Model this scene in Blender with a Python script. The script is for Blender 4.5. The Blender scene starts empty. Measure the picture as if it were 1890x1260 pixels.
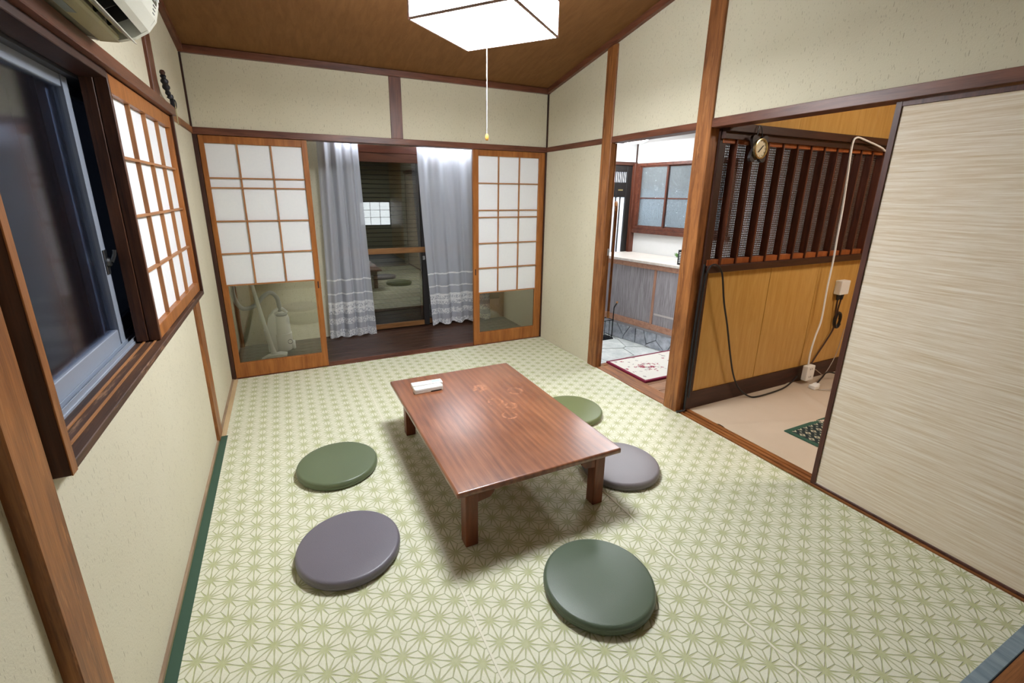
import bpy, bmesh, math, random
from mathutils import Vector, Matrix
random.seed(7)
R_ = math.radians
scene = bpy.context.scene
COL = scene.collection
W, D = 2.796, 3.613

# ------------------------------------------------------------------ camera
cd = bpy.data.cameras.new('camera'); cam = bpy.data.objects.new('camera', cd); COL.objects.link(cam)
right = Vector((0.904507, -0.42637066, 0.00866817)); up = Vector((0.10941143, 0.25165621, 0.96161234)); fwd = Vector((0.41218469, 0.8688367, -0.27427463))
M = Matrix((right, up, -fwd)).transposed().to_4x4(); M.translation = Vector((0.48530613, -0.25527735, 1.42201156))
cam.matrix_world = M
cd.sensor_width = 36; cd.lens = 832.98657 / 1890 * 36
cd.shift_x = 23.5465 / 1890; cd.shift_y = -34.2483 / 1890
cd.clip_start = 0.02
scene.camera = cam

# ------------------------------------------------------------------ world, exposure, large lights
w = bpy.data.worlds.new('night'); scene.world = w; w.use_nodes = True
w.node_tree.nodes['Background'].inputs[0].default_value = (0.30, 0.36, 0.50, 1)
w.node_tree.nodes['Background'].inputs[1].default_value = 0.02
scene.view_settings.view_transform = 'Standard'; scene.view_settings.look = 'None'
scene.view_settings.exposure = 0.0; scene.view_settings.gamma = 1; scene.view_settings.use_curve_mapping = False
LAMP_L = 84.0; HALL_L = 350.0; NEXT_L = 38.0; CURTAIN_FILL_L = 150.0
def area(name, loc, sx, sy, power, color, rot=(0, 0, 0)):
    l = bpy.data.lights.new(name, 'AREA'); l.shape = 'RECTANGLE'; l.size = sx; l.size_y = sy; l.energy = power; l.color = color
    o = bpy.data.objects.new(name, l); o.location = loc; o.rotation_euler = rot; COL.objects.link(o); return o
# added outdoor lights that brighten the entrance door glass and the hall window
area('door_backlight', (4.4, 5.6, 1.9), 0.8, 0.8, 60, (0.92, 0.96, 1.0), (R_(-80), 0, 0))
area('window_backlight', (5.75, 3.4, 2.1), 0.5, 0.5, 9, (0.86, 0.93, 1.0), (0, R_(50), 0))

# ------------------------------------------------------------------ node helpers
class X:
    def __init__(s, nt, v): s.nt, s.v = nt, v
    def _m(s, op, *a, clamp=False):
        n = s.nt.nodes.new('ShaderNodeMath'); n.operation = op; n.use_clamp = clamp
        for i, q in enumerate((s,) + a):
            v = q.v if isinstance(q, X) else q
            if isinstance(v, (int, float)): n.inputs[i].default_value = v
            else: s.nt.links.new(v, n.inputs[i])
        return X(s.nt, n.outputs[0])
    def __add__(s, o): return s._m('ADD', o)
    def __sub__(s, o): return s._m('SUBTRACT', o)
    def __mul__(s, o): return s._m('MULTIPLY', o)
    def __truediv__(s, o): return s._m('DIVIDE', o)
    def abs(s): return s._m('ABSOLUTE')
    def round(s): return s._m('ROUND')
    def fmod(s, o): return s._m('FLOORED_MODULO', o)
    def min(s, o): return s._m('MINIMUM', o)
    def max(s, o): return s._m('MAXIMUM', o)
    def lt(s, o): return s._m('LESS_THAN', o)
    def gt(s, o): return s._m('GREATER_THAN', o)
    def sqrt(s): return s._m('SQRT')
    def clamp(s): return s._m('ADD', 0.0, clamp=True)
    def step(s, a, b):      # smooth map a..b -> 0..1
        n = s.nt.nodes.new('ShaderNodeMapRange'); n.interpolation_type = 'SMOOTHSTEP'
        s.nt.links.new(s.v, n.inputs[0])
        if a > b:
            n.inputs[1].default_value = b; n.inputs[2].default_value = a; n.inputs[3].default_value = 1; n.inputs[4].default_value = 0
        else:
            n.inputs[1].default_value = a; n.inputs[2].default_value = b
        return X(s.nt, n.outputs[0])
def c4(c): return (c[0], c[1], c[2], 1)
def s2l(r, g, b):
    f = lambda v: (v / 255 / 12.92) if v / 255 <= 0.04045 else ((v / 255 + 0.055) / 1.055) ** 2.4
    return (f(r), f(g), f(b))
def newmat(name):
    m = bpy.data.materials.new(name); m.use_nodes = True; nt = m.node_tree; b = nt.nodes['Principled BSDF']
    return m, nt, b
def coords(nt, kind='Object', scale=(1, 1, 1), rot=(0, 0, 0)):
    tc = nt.nodes.new('ShaderNodeTexCoord'); mp = nt.nodes.new('ShaderNodeMapping')
    nt.links.new(tc.outputs[kind], mp.inputs[0]); mp.inputs['Scale'].default_value = scale; mp.inputs['Rotation'].default_value = rot
    return mp.outputs[0]
def noise(nt, vec, scale, detail=3, rough=0.55, dist=0.0):
    n = nt.nodes.new('ShaderNodeTexNoise'); nt.links.new(vec, n.inputs['Vector'])
    n.inputs['Scale'].default_value = scale; n.inputs['Detail'].default_value = detail; n.inputs['Roughness'].default_value = rough; n.inputs['Distortion'].default_value = dist
    return X(nt, n.outputs[0])
def mix(nt, fac, a, b, mode='MIX'):
    n = nt.nodes.new('ShaderNodeMix'); n.data_type = 'RGBA'; n.blend_type = mode
    for i, q in ((0, fac), (6, a), (7, b)):
        v = q.v if isinstance(q, X) else q
        if isinstance(v, (int, float)): n.inputs[i].default_value = v
        elif isinstance(v, (tuple, list)): n.inputs[i].default_value = c4(v)
        else: nt.links.new(v, n.inputs[i])
    return n.outputs[2]
def ramp(nt, fac, stops):
    n = nt.nodes.new('ShaderNodeValToRGB'); nt.links.new(fac.v, n.inputs[0]); e = n.color_ramp.elements
    while len(e) < len(stops): e.new(0.5)
    for i, (p, c) in enumerate(stops): e[i].position = p; e[i].color = c4(c)
    return n.outputs[0]
def bump(nt, b, h, dist=0.002, strength=1.0):
    n = nt.nodes.new('ShaderNodeBump'); n.inputs['Distance'].default_value = dist; n.inputs['Strength'].default_value = strength
    nt.links.new(h.v, n.inputs['Height']); nt.links.new(n.outputs[0], b.inputs['Normal'])
MATS = {}
def mat(key, fn):
    if key not in MATS: MATS[key] = fn()
    return MATS[key]
def plain(name, col, rough=0.5, metal=0.0, spec=0.5, var=0.06):
    def f():
        m, nt, b = newmat(name)
        n = noise(nt, coords(nt), 30, 3)
        nt.links.new(mix(nt, (n * (var * 2)), col, tuple(v * 0.6 for v in col)), b.inputs['Base Color'])
        b.inputs['Roughness'].default_value = rough; b.inputs['Metallic'].default_value = metal; b.inputs['Specular IOR Level'].default_value = spec
        bump(nt, b, noise(nt, coords(nt), 220, 2), 0.0004, 0.4)
        return m
    return mat(name, f)
def wood(name, dark, light, axis='z', rough=0.45, spec=0.4, fine=1.0, worn=None, ring=0.0):
    key = name + '_' + axis
    def f():
        m, nt, b = newmat(key)
        def sc(l, a): return tuple(l if ax == axis else a for ax in 'xyz')
        g1 = noise(nt, coords(nt, scale=sc(1.0, 9.0)), 3.2, 5, 0.6, 0.6)
        g2 = noise(nt, coords(nt, scale=sc(1.5, 60.0)), 5.0, 4, 0.65)
        tone = noise(nt, coords(nt), 2.3, 3)
        v = (g1 * 0.62 + g2 * (0.28 * fine) + tone * 0.22)
        if ring:
            wv = nt.nodes.new('ShaderNodeTexWave'); wv.wave_type = 'BANDS'; wv.bands_direction = 'X' if axis != 'x' else 'Y'
            nt.links.new(coords(nt, scale=sc(0.55, 3.4)), wv.inputs['Vector'])
            wv.inputs['Scale'].default_value = 3.0; wv.inputs['Distortion'].default_value = 9.0; wv.inputs['Detail'].default_value = 2; wv.inputs['Detail Scale'].default_value = 0.9
            v = v + (X(nt, wv.outputs[1]) - 0.5) * ring
        mid = tuple((a + c) / 2 for a, c in zip(dark, light))
        colr = ramp(nt, v, [(0.38, dark), (0.56, mid), (0.74, light)])
        if worn:
            sp = noise(nt, coords(nt, scale=sc(0.7, 6.0)), 7, 5, 0.7).step(0.56, 0.68)
            colr = mix(nt, sp, colr, worn)
        nt.links.new(colr, b.inputs['Base Color'])
        b.inputs['Roughness'].default_value = rough; b.inputs['Specular IOR Level'].default_value = spec
        bump(nt, b, g2, 0.0006, 0.5)
        return m
    return mat(key, f)

def plaster_mat():
    m, nt, b = newmat('plaster')
    base = noise(nt, coords(nt), 3.0, 4)
    fine = noise(nt, coords(nt), 140, 4, 0.7)
    col = mix(nt, base, s2l(214, 206, 183), s2l(204, 196, 170))
    tot = None
    for k, (rx, ry, rz, sc, thr) in enumerate([(0.8, 0, 0, 24, 0.80), (-1.0, 0.1, 0, 30, 0.82), (0.1, 0.9, 0, 27, 0.80), (0, -0.7, 0.2, 33, 0.82), (1.4, 1.3, 0.2, 14, 0.93)]):
        v = nt.nodes.new('ShaderNodeTexVoronoi'); v.inputs['Scale'].default_value = sc
        nt.links.new(coords(nt, scale=(6.0, 6.0, 1.0), rot=(rx, ry, rz)), v.inputs['Vector'])
        d = X(nt, v.outputs['Distance']).lt(0.15)
        sep = nt.nodes.new('ShaderNodeSeparateColor'); nt.links.new(v.outputs['Color'], sep.inputs[0])
        fl = d * X(nt, sep.outputs[0]).gt(thr - 0.22)
        tot = fl if tot is None else tot.max(fl)
    col = mix(nt, tot * 0.40, col, s2l(110, 92, 62))
    nt.links.new(col, b.inputs['Base Color']); b.inputs['Roughness'].default_value = 0.9; b.inputs['Specular IOR Level'].default_value = 0.15
    bump(nt, b, fine, 0.0016, 0.7)
    return m
def asanoha_mat():
    s = 0.0855; dx = s * math.sqrt(3) / 2
    m, nt, b = newmat('woven_hemp_leaf_mat')
    tc = nt.nodes.new('ShaderNodeTexCoord'); wob = nt.nodes.new('ShaderNodeTexNoise'); wob.inputs['Scale'].default_value = 9; nt.links.new(tc.outputs['Object'], wob.inputs['Vector'])
    sp = nt.nodes.new('ShaderNodeSeparateXYZ'); nt.links.new(tc.outputs['Object'], sp.inputs[0])
    sw = nt.nodes.new('ShaderNodeSeparateColor'); nt.links.new(wob.outputs['Color'], sw.inputs[0])
    x = X(nt, sp.outputs[0]) + (X(nt, sw.outputs[0]) - 0.5) * 0.004; y = X(nt, sp.outputs[1]) + (X(nt, sw.outputs[1]) - 0.5) * 0.004
    line = None; star = None
    for i in range(3):
        an = R_(120 * i); nx, ny = math.cos(an), math.sin(an)
        a = (x * nx + y * ny) / dx
        bb = (x * (-ny) + y * nx) / (s / 2)
        ea = (a - a.round()).abs() * dx
        k = bb.round(); db = (bb - k).abs() * (s / 2)
        ta = ((a - k + 1.0).fmod(2.0) - 1.0).abs()
        pen = (ta - 0.667).max(0.0) * 0.2
        perp = db + pen
        r = ((ta * dx) * (ta * dx) + db * db).sqrt()
        d = ea.min(perp)
        line = d if line is None else line.min(d); star = r if star is None else star.min(r)
    lw = line - (star * -0.07 + 0.0029).max(0.0)
    lm = lw.step(0.0027, 0.0002)
    stm = star.step(0.0165, 0.0090)
    pat = lm.max(stm)
    weave = noise(nt, coords(nt, scale=(1, 0.35, 1)), 900, 2, 0.6)
    col = mix(nt, pat * (noise(nt, coords(nt), 60, 3) * 0.6 + 0.5), s2l(224, 222, 200), s2l(172, 176, 120))
    col = mix(nt, noise(nt, coords(nt), 260, 2, 0.7).step(0.56, 0.66) * 0.45, col, s2l(196, 192, 158))
    col = mix(nt, weave.step(0.35, 0.75) * 0.22, col, s2l(190, 184, 144))
    nt.links.new(col, b.inputs['Base Color']); b.inputs['Roughness'].default_value = 0.62; b.inputs['Specular IOR Level'].default_value = 0.3
    bump(nt, b, pat * -1.0 + weave * 0.25, 0.0022, 0.8)
    return m
def fusuma_mat():
    m, nt, b = newmat('streaked_fusuma_paper')
    g = noise(nt, coords(nt, scale=(1, 1.6, 52)), 2.2, 6, 0.72)
    g2 = noise(nt, coords(nt, scale=(1, 1.0, 130)), 2.0, 4)
    col = ramp(nt, g * 0.8 + g2 * 0.25, [(0.36, s2l(206, 182, 148)), (0.50, s2l(221, 204, 180)), (0.64, s2l(236, 225, 209))])
    nt.links.new(col, b.inputs['Base Color']); b.inputs['Roughness'].default_value = 0.75; b.inputs['Specular IOR Level'].default_value = 0.2
    bump(nt, b, g, 0.0012, 0.5)
    return m
def glass_mat(name, tint=(1, 1, 1), ior=1.5, boost=1.0, rough=0.0, dim=1.0, bumps=0):
    m = bpy.data.materials.new(name); m.use_nodes = True; nt = m.node_tree; nt.nodes.clear()
    o = nt.nodes.new('ShaderNodeOutputMaterial'); t = nt.nodes.new('ShaderNodeBsdfTransparent'); g = nt.nodes.new('ShaderNodeBsdfGlossy'); mx = nt.nodes.new('ShaderNodeMixShader'); fr = nt.nodes.new('ShaderNodeFresnel')
    fr.inputs[0].default_value = ior; t.inputs[0].default_value = c4(tuple(v * dim for v in tint)); g.inputs['Roughness'].default_value = rough; g.inputs[0].default_value = (1, 1, 1, 1)
    f = X(nt, fr.outputs[0]) * boost
    nt.links.new(f.clamp().v, mx.inputs[0]); nt.links.new(t.outputs[0], mx.inputs[1]); nt.links.new(g.outputs[0], mx.inputs[2]); nt.links.new(mx.outputs[0], o.inputs[0])
    return m
def frosted_mat():
    m, nt, b = newmat('hammered_frosted_glass')
    b.inputs['Base Color'].default_value = (0.62, 0.68, 0.70, 1); b.inputs['Roughness'].default_value = 0.16; b.inputs['Transmission Weight'].default_value = 0.85; b.inputs['IOR'].default_value = 1.3
    bump(nt, b, noise(nt, coords(nt), 75, 2), 0.012, 1.0)
    return m
def paper_mat(name='shoji_paper'):
    m = bpy.data.materials.new(name); m.use_nodes = True; nt = m.node_tree; b = nt.nodes['Principled BSDF']
    n = noise(nt, coords(nt), 60, 4)
    nt.links.new(mix(nt, n, s2l(250, 250, 250), s2l(241, 242, 244)), b.inputs['Base Color']); b.inputs['Roughness'].default_value = 0.8; b.inputs['Specular IOR Level'].default_value = 0.2
    tr = nt.nodes.new('ShaderNodeBsdfTranslucent'); tr.inputs[0].default_value = (0.8, 0.8, 0.8, 1); mx = nt.nodes.new('ShaderNodeMixShader'); mx.inputs[0].default_value = 0.18
    out = nt.nodes['Material Output']; nt.links.new(b.outputs[0], mx.inputs[1]); nt.links.new(tr.outputs[0], mx.inputs[2]); nt.links.new(mx.outputs[0], out.inputs[0])
    return m
def curtain_mat():
    m = bpy.data.materials.new('sheer_lace_curtain'); m.use_nodes = True; nt = m.node_tree; b = nt.nodes['Principled BSDF']
    b.inputs['Base Color'].default_value = c4(s2l(228, 229, 238)); b.inputs['Roughness'].default_value = 0.8; b.inputs['Specular IOR Level'].default_value = 0.2
    tc = nt.nodes.new('ShaderNodeTexCoord'); sp = nt.nodes.new('ShaderNodeSeparateXYZ'); nt.links.new(tc.outputs['Object'], sp.inputs[0])
    z = X(nt, sp.outputs[2]) + (noise(nt, coords(nt), 25, 1) - 0.5) * 0.012
    def band(lo, hi): return z.gt(lo) * z.lt(hi)
    bands = band(0.585, 0.600).max(band(0.447, 0.460)).max(band(0.25, 0.365)).max(band(0.145, 0.205)).max(band(-0.1, 0.085))
    lace = noise(nt, coords(nt), 75, 2, 0.6).gt(0.47)
    solid = band(0.585, 0.600).max(band(0.447, 0.460)).max(band(0.347, 0.37)).max(band(0.29, 0.31)).max(bands * lace)
    op = solid * 0.20 + 0.79
    tr = nt.nodes.new('ShaderNodeBsdfTranslucent'); tr.inputs[0].default_value = (0.72, 0.73, 0.80, 1)
    m1 = nt.nodes.new('ShaderNodeMixShader'); m1.inputs[0].default_value = 0.28
    tp = nt.nodes.new('ShaderNodeBsdfTransparent'); m2 = nt.nodes.new('ShaderNodeMixShader')
    nt.links.new(mix(nt, solid, s2l(208, 211, 222), s2l(254, 254, 255)), b.inputs['Base Color'])
    nt.links.new(b.outputs[0], m1.inputs[1]); nt.links.new(tr.outputs[0], m1.inputs[2])
    nt.links.new(op.v, m2.inputs[0]); nt.links.new(tp.outputs[0], m2.inputs[1]); nt.links.new(m1.outputs[0], m2.inputs[2])
    nt.links.new(m2.outputs[0], nt.nodes['Material Output'].inputs[0])
    return m
def emis(name, col, s):
    m = bpy.data.materials.new(name); m.use_nodes = True; nt = m.node_tree; nt.nodes.clear()
    o = nt.nodes.new('ShaderNodeOutputMaterial'); e = nt.nodes.new('ShaderNodeEmission'); e.inputs[0].default_value = c4(col); e.inputs[1].default_value = s
    nt.links.new(e.outputs[0], o.inputs[0]); return m
def vinyl_mat(name, col):
    m, nt, b = newmat(name)
    n = noise(nt, coords(nt), 6, 3)
    nt.links.new(mix(nt, n * 0.5, col, tuple(v * 0.75 for v in col)), b.inputs['Base Color'])
    b.inputs['Roughness'].default_value = 0.36; b.inputs['Specular IOR Level'].default_value = 0.5
    v = nt.nodes.new('ShaderNodeTexVoronoi'); v.inputs['Scale'].default_value = 420; nt.links.new(coords(nt), v.inputs['Vector'])
    bump(nt, b, X(nt, v.outputs['Distance']), 0.0006, 0.5)
    return m
def stone_mat(name, a, c, rough=0.6):
    m, nt, b = newmat(name)
    n = noise(nt, coords(nt), 12, 6, 0.7)
    nt.links.new(ramp(nt, n, [(0.35, a), (0.65, c)]), b.inputs['Base Color']); b.inputs['Roughness'].default_value = rough
    bump(nt, b, n, 0.006, 0.8)
    return m
def siding_mat(name, a, c):
    m, nt, b = newmat(name)
    n = noise(nt, coords(nt, scale=(1, 26, 1)), 4, 5, 0.65)
    n2 = noise(nt, coords(nt, scale=(1, 70, 1.5)), 4, 3, 0.6)
    nt.links.new(ramp(nt, n * 0.6 + n2 * 0.4, [(0.35, a), (0.65, c)]), b.inputs['Base Color']); b.inputs['Roughness'].default_value = 0.38
    bump(nt, b, n2, 0.0015, 0.6)
    return m
def rug_cream_mat():
    m, nt, b = newmat('cream_rug_pile')
    # scattered burgundy flowers and grey sprigs woven into the pile
    v = nt.nodes.new('ShaderNodeTexVoronoi'); v.inputs['Scale'].default_value = 42; nt.links.new(coords(nt), v.inputs['Vector'])
    tc = nt.nodes.new('ShaderNodeTexCoord'); sp = nt.nodes.new('ShaderNodeSeparateXYZ'); nt.links.new(tc.outputs['Object'], sp.inputs[0])
    px = X(nt, sp.outputs[0]); py = X(nt, sp.outputs[1])
    def blob(cx, cy, rx, ry): return (((px - cx) / rx) * ((px - cx) / rx) + ((py - cy) / ry) * ((py - cy) / ry)).sqrt().step(1.1, 0.5)
    area_ = blob(0.26, 0.24, 0.15, 0.12).max(blob(0.62, 0.25, 0.12, 0.10) * 0.7)
    sep = nt.nodes.new('ShaderNodeSeparateColor'); nt.links.new(v.outputs['Color'], sep.inputs[0])
    thr = (area_ * -0.42) + 0.96
    fl = X(nt, sep.outputs[0])._m('GREATER_THAN', thr) * noise(nt, coords(nt), 120, 2).gt(0.46)
    core = (blob(0.20, 0.25, 0.034, 0.026).max(blob(0.27, 0.22, 0.05, 0.014)).max(blob(0.30, 0.29, 0.03, 0.014))) * noise(nt, coords(nt), 90, 2).gt(0.44)
    col = mix(nt, fl * 0.8, s2l(236, 230, 218), s2l(150, 132, 128))
    col = mix(nt, fl * X(nt, sep.outputs[1]).gt(0.5), col, s2l(168, 60, 80))
    col = mix(nt, core, col, s2l(150, 28, 52))
    nt.links.new(col, b.inputs['Base Color']); b.inputs['Roughness'].default_value = 0.95
    bump(nt, b, noise(nt, coords(nt), 260, 3), 0.006, 1.0)
    return m
def green_rug_mat():
    m, nt, b = newmat('green_patterned_rug')
    tc = nt.nodes.new('ShaderNodeTexCoord'); sp = nt.nodes.new('ShaderNodeSeparateXYZ'); nt.links.new(tc.outputs['Object'], sp.inputs[0])
    px = X(nt, sp.outputs[0]) / 0.055; py = X(nt, sp.outputs[1]) / 0.055
    a = (px - px.round()).abs() + (py - py.round()).abs()
    di = a.lt(0.36) * a.gt(0.14)
    q = ((px + 0.5) - (px + 0.5).round()).abs() + ((py + 0.5) - (py + 0.5).round()).abs()
    col = mix(nt, di, s2l(26, 40, 38), s2l(176, 168, 142)); col = mix(nt, q.lt(0.15), col, s2l(150, 150, 130))
    nt.links.new(col, b.inputs['Base Color']); b.inputs['Roughness'].default_value = 0.95
    bump(nt, b, noise(nt, coords(nt), 300, 2), 0.003, 0.8)
    return m
def carpet_mat():
    m, nt, b = newmat('beige_carpet')
    n = noise(nt, coords(nt), 3, 4); f = noise(nt, coords(nt), 320, 3)
    nt.links.new(mix(nt, n, s2l(208, 190, 168), s2l(190, 170, 146)), b.inputs['Base Color']); b.inputs['Roughness'].default_value = 0.95; b.inputs['Specular IOR Level'].default_value = 0.1
    bump(nt, b, f, 0.002, 0.7)
    return m

PLASTER = plaster_mat(); MATWEAVE = asanoha_mat(); PAPER = paper_mat()
def post_w(ax='z'): return wood('aged_post_wood', s2l(80, 40, 20), s2l(176, 114, 62), ax, 0.42, worn=s2l(168, 112, 66))
def beam_w(ax): return wood('reddish_beam_wood', s2l(66, 34, 24), s2l(130, 80, 58), ax, 0.38)
def dark_w(ax): return wood('dark_brown_wood', s2l(38, 20, 14), s2l(74, 42, 30), ax, 0.45)
def shoji_w(ax): return wood('amber_shoji_wood', s2l(124, 68, 26), s2l(180, 114, 56), ax, 0.38)
def kumiko_w(ax): return wood('light_kumiko_wood', s2l(138, 88, 48), s2l(184, 128, 80), ax, 0.5)
GLASS = glass_mat('clear_pane_glass', (0.93, 0.94, 0.88), 1.5, 1.6)
ALU = plain('anodised_aluminium', s2l(168, 176, 190), 0.35, 0.35)
BLACKP = plain('black_plastic', (0.012, 0.012, 0.013), 0.4)
WHITEP = plain('white_plastic', s2l(242, 241, 236), 0.35)

# ------------------------------------------------------------------ mesh helpers
class MB:
    def __init__(s): s.bm = bmesh.new()
    def box(s, x0, x1, y0, y1, z0, z1, bev=0.0, seg=1):
        if x0 > x1: x0, x1 = x1, x0
        if y0 > y1: y0, y1 = y1, y0
        if z0 > z1: z0, z1 = z1, z0
        r = bmesh.ops.create_cube(s.bm, size=1.0); vs = r['verts']
        for v in vs: v.co = Vector(((x0 + x1) / 2 + v.co.x * (x1 - x0), (y0 + y1) / 2 + v.co.y * (y1 - y0), (z0 + z1) / 2 + v.co.z * (z1 - z0)))
        bev = min(bev, 0.35 * min(x1 - x0, y1 - y0, z1 - z0))
        if bev > 0:
            es = list({e for v in vs for e in v.link_edges})
            bmesh.ops.bevel(s.bm, geom=es, offset=bev, segments=seg, affect='EDGES', profile=0.6)
        return s
    def ngon_prism(s, pts, fn, a, b):
        """pts 2D polygon; fn(u,v,w) -> world Vector; extruded from w=a to w=b"""
        lo = [s.bm.verts.new(fn(u, v, a)) for u, v in pts]; hi = [s.bm.verts.new(fn(u, v, b)) for u, v in pts]
        n = len(pts)
        s.bm.faces.new(lo[::-1]); s.bm.faces.new(hi)
        for i in range(n): s.bm.faces.new((lo[i], lo[(i + 1) % n], hi[(i + 1) % n], hi[i]))
        return s
    def cyl(s, p0, p1, r0, r1=None, n=16, caps=True):
        p0, p1 = Vector(p0), Vector(p1); r1 = r0 if r1 is None else r1; d = (p1 - p0).normalized()
        a = d.orthogonal().normalized(); b = d.cross(a)
        A = [s.bm.verts.new(p0 + (a * math.cos(t) + b * math.sin(t)) * r0) for t in [2 * math.pi * i / n for i in range(n)]]
        B = [s.bm.verts.new(p1 + (a * math.cos(t) + b * math.sin(t)) * r1) for t in [2 * math.pi * i / n for i in range(n)]]
        for i in range(n): s.bm.faces.new((A[i], A[(i + 1) % n], B[(i + 1) % n], B[i]))
        if caps: s.bm.faces.new(A[::-1]); s.bm.faces.new(B)
        return s
    def tube(s, pts, r, n=8, sub=6):
        P = [Vector(p) for p in pts]; Q = []
        if len(P) > 2:
            for i in range(len(P) - 1):
                p0 = P[max(i - 1, 0)]; p1 = P[i]; p2 = P[i + 1]; p3 = P[min(i + 2, len(P) - 1)]
                for k in range(sub):
                    t = k / sub
                    Q.append(0.5 * ((2 * p1) + (-p0 + p2) * t + (2 * p0 - 5 * p1 + 4 * p2 - p3) * t * t + (-p0 + 3 * p1 - 3 * p2 + p3) * t ** 3))
            Q.append(P[-1])
        else: Q = P
        rings = []; a = None
        for i, q in enumerate(Q):
            d = (Q[min(i + 1, len(Q) - 1)] - Q[max(i - 1, 0)]).normalized()
            a = d.orthogonal().normalized() if a is None else (a - d * a.dot(d)).normalized()
            b = d.cross(a); rr = r(i / (len(Q) - 1)) if callable(r) else r
            rings.append([s.bm.verts.new(q + (a * math.cos(t) + b * math.sin(t)) * rr) for t in [2 * math.pi * k / n for k in range(n)]])
        for A, B in zip(rings, rings[1:]):
            for i in range(n): s.bm.faces.new((A[i], A[(i + 1) % n], B[(i + 1) % n], B[i]))
        s.bm.faces.new(rings[0][::-1]); s.bm.faces.new(rings[-1])
        return s
    def lathe(s, prof, c=(0, 0, 0), n=48, axis='z', sx=1.0, sy=1.0):
        c = Vector(c); rings = []
        def P(r, h, t):
            a, b = r * math.cos(t) * sx, r * math.sin(t) * sy
            return c + {'z': Vector((a, b, h)), 'y': Vector((a, h, b)), 'x': Vector((h, a, b))}[axis]
        for r, h in prof:
            if r < 1e-6: rings.append([s.bm.verts.new(P(0, h, 0))])
            else: rings.append([s.bm.verts.new(P(r, h, 2 * math.pi * k / n)) for k in range(n)])
        for A, B in zip(rings, rings[1:]):
            if len(A) == 1 and len(B) == 1: continue
            for i in range(n):
                j = (i + 1) % n
                if len(A) == 1: s.bm.faces.new((A[0], B[j], B[i]))
                elif len(B) == 1: s.bm.faces.new((A[i], A[j], B[0]))
                else: s.bm.faces.new((A[i], A[j], B[j], B[i]))
        return s
    def quadgrid(s, fn, nu, nv):
        g = [[s.bm.verts.new(fn(i / nu, j / nv)) for j in range(nv + 1)] for i in range(nu + 1)]
        for i in range(nu):
            for j in range(nv): s.bm.faces.new((g[i][j], g[i + 1][j], g[i + 1][j + 1], g[i][j + 1]))
        return s
def tagit(o, label=None, cat=None, group=None, kind=None):
    if label: o['label'] = label
    if cat: o['category'] = cat
    if group: o['group'] = group
    if kind: o['kind'] = kind
    return o
ORG = {}
def obj(name, mb, m, parent=None, label=None, cat=None, group=None, kind=None, smooth=False, origin=None, xf=None):
    me = bpy.data.meshes.new(name)
    bmesh.ops.recalc_face_normals(mb.bm, faces=mb.bm.faces)
    if xf is not None: mb.bm.transform(xf)
    if parent is not None: org = ORG[parent.name]
    elif origin is not None: org = Vector(origin)
    else:
        cs = [v.co for v in mb.bm.verts]
        org = Vector(((min(c.x for c in cs) + max(c.x for c in cs)) / 2, (min(c.y for c in cs) + max(c.y for c in cs)) / 2, min(c.z for c in cs)))
    mb.bm.transform(Matrix.Translation(-org)); mb.bm.to_mesh(me); mb.bm.free()
    me.materials.append(m)
    if smooth:
        for p in me.polygons: p.use_smooth = True
        try: me.set_sharp_from_angle(angle=R_(38))
        except Exception: pass
    o = bpy.data.objects.new(name, me); COL.objects.link(o)
    ORG[o.name] = org
    if parent is not None: o.parent = parent
    else: o.location = org
    return tagit(o, label, cat, group, kind)
def sub(name, mb, m, part, **kw):      # sub-part: parent is a part whose local origin equals its thing's origin
    return obj(name, mb, m, part, **kw)
def thing(name, loc, label, cat, group=None, kind=None):
    o = bpy.data.objects.new(name, None); COL.objects.link(o); o.location = loc; o.empty_display_size = 0.05
    ORG[o.name] = Vector(loc); return tagit(o, label, cat, group, kind)
def B(*a, **k): return MB().box(*a, **k)
def struct(name, mb, m, label=None, parent=None, **kw): return obj(name, mb, m, parent, label, kind='structure', **kw) if parent is None else obj(name, mb, m, parent, label, **kw)

# ================================================================== THE ROOM
# ceiling rises towards the camera
SL = 0.19
def cz(y): return 2.331 + SL * (D - y)
def slab_yz(poly, x0, x1): return MB().ngon_prism(poly, lambda u, v, w_: Vector((w_, u, v)), x0, x1)
ceil_mat = wood('tan_ceiling_board', s2l(116, 78, 44), s2l(136, 96, 58), 'y', 0.7, 0.2, fine=0.5)
struct('ceiling', slab_yz([(-0.35, cz(-0.35)), (D + 0.1, cz(D + 0.1)), (D + 0.1, cz(D + 0.1) + 0.03), (-0.35, cz(-0.35) + 0.03)], -0.1, W + 0.1), ceil_mat, 'sloping brown board ceiling above the main room')
# sub floor
struct('floor', B(-0.02, W + 0.09, 0.05, D + 0.0, -0.06, -0.005), plain('tatami_base', s2l(150, 146, 100), 0.8), 'tatami floor under the patterned mat')
# left wall with window opening (x <= 0)
WY0, WY1, WZ0, WZ1 = 0.86, 2.80, 0.85, 1.80
mb = MB()
mb.box(-0.10, 0, -0.35, WY0, -0.02, 3.05); mb.box(-0.10, 0, WY1, D + 0.0, -0.02, 2.6); mb.box(-0.10, 0, WY0, WY1, -0.02, WZ0); mb.box(-0.10, 0, WY0, WY1, WZ1, 2.9)
struct('wall_left', mb, PLASTER, 'cream fibre plaster wall with the aluminium window')
# back wall above the lintel
struct('wall_back', B(0, W, D, D + 0.09, 1.84, 2.35), PLASTER, 'cream fibre plaster wall over the sliding screens')
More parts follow.
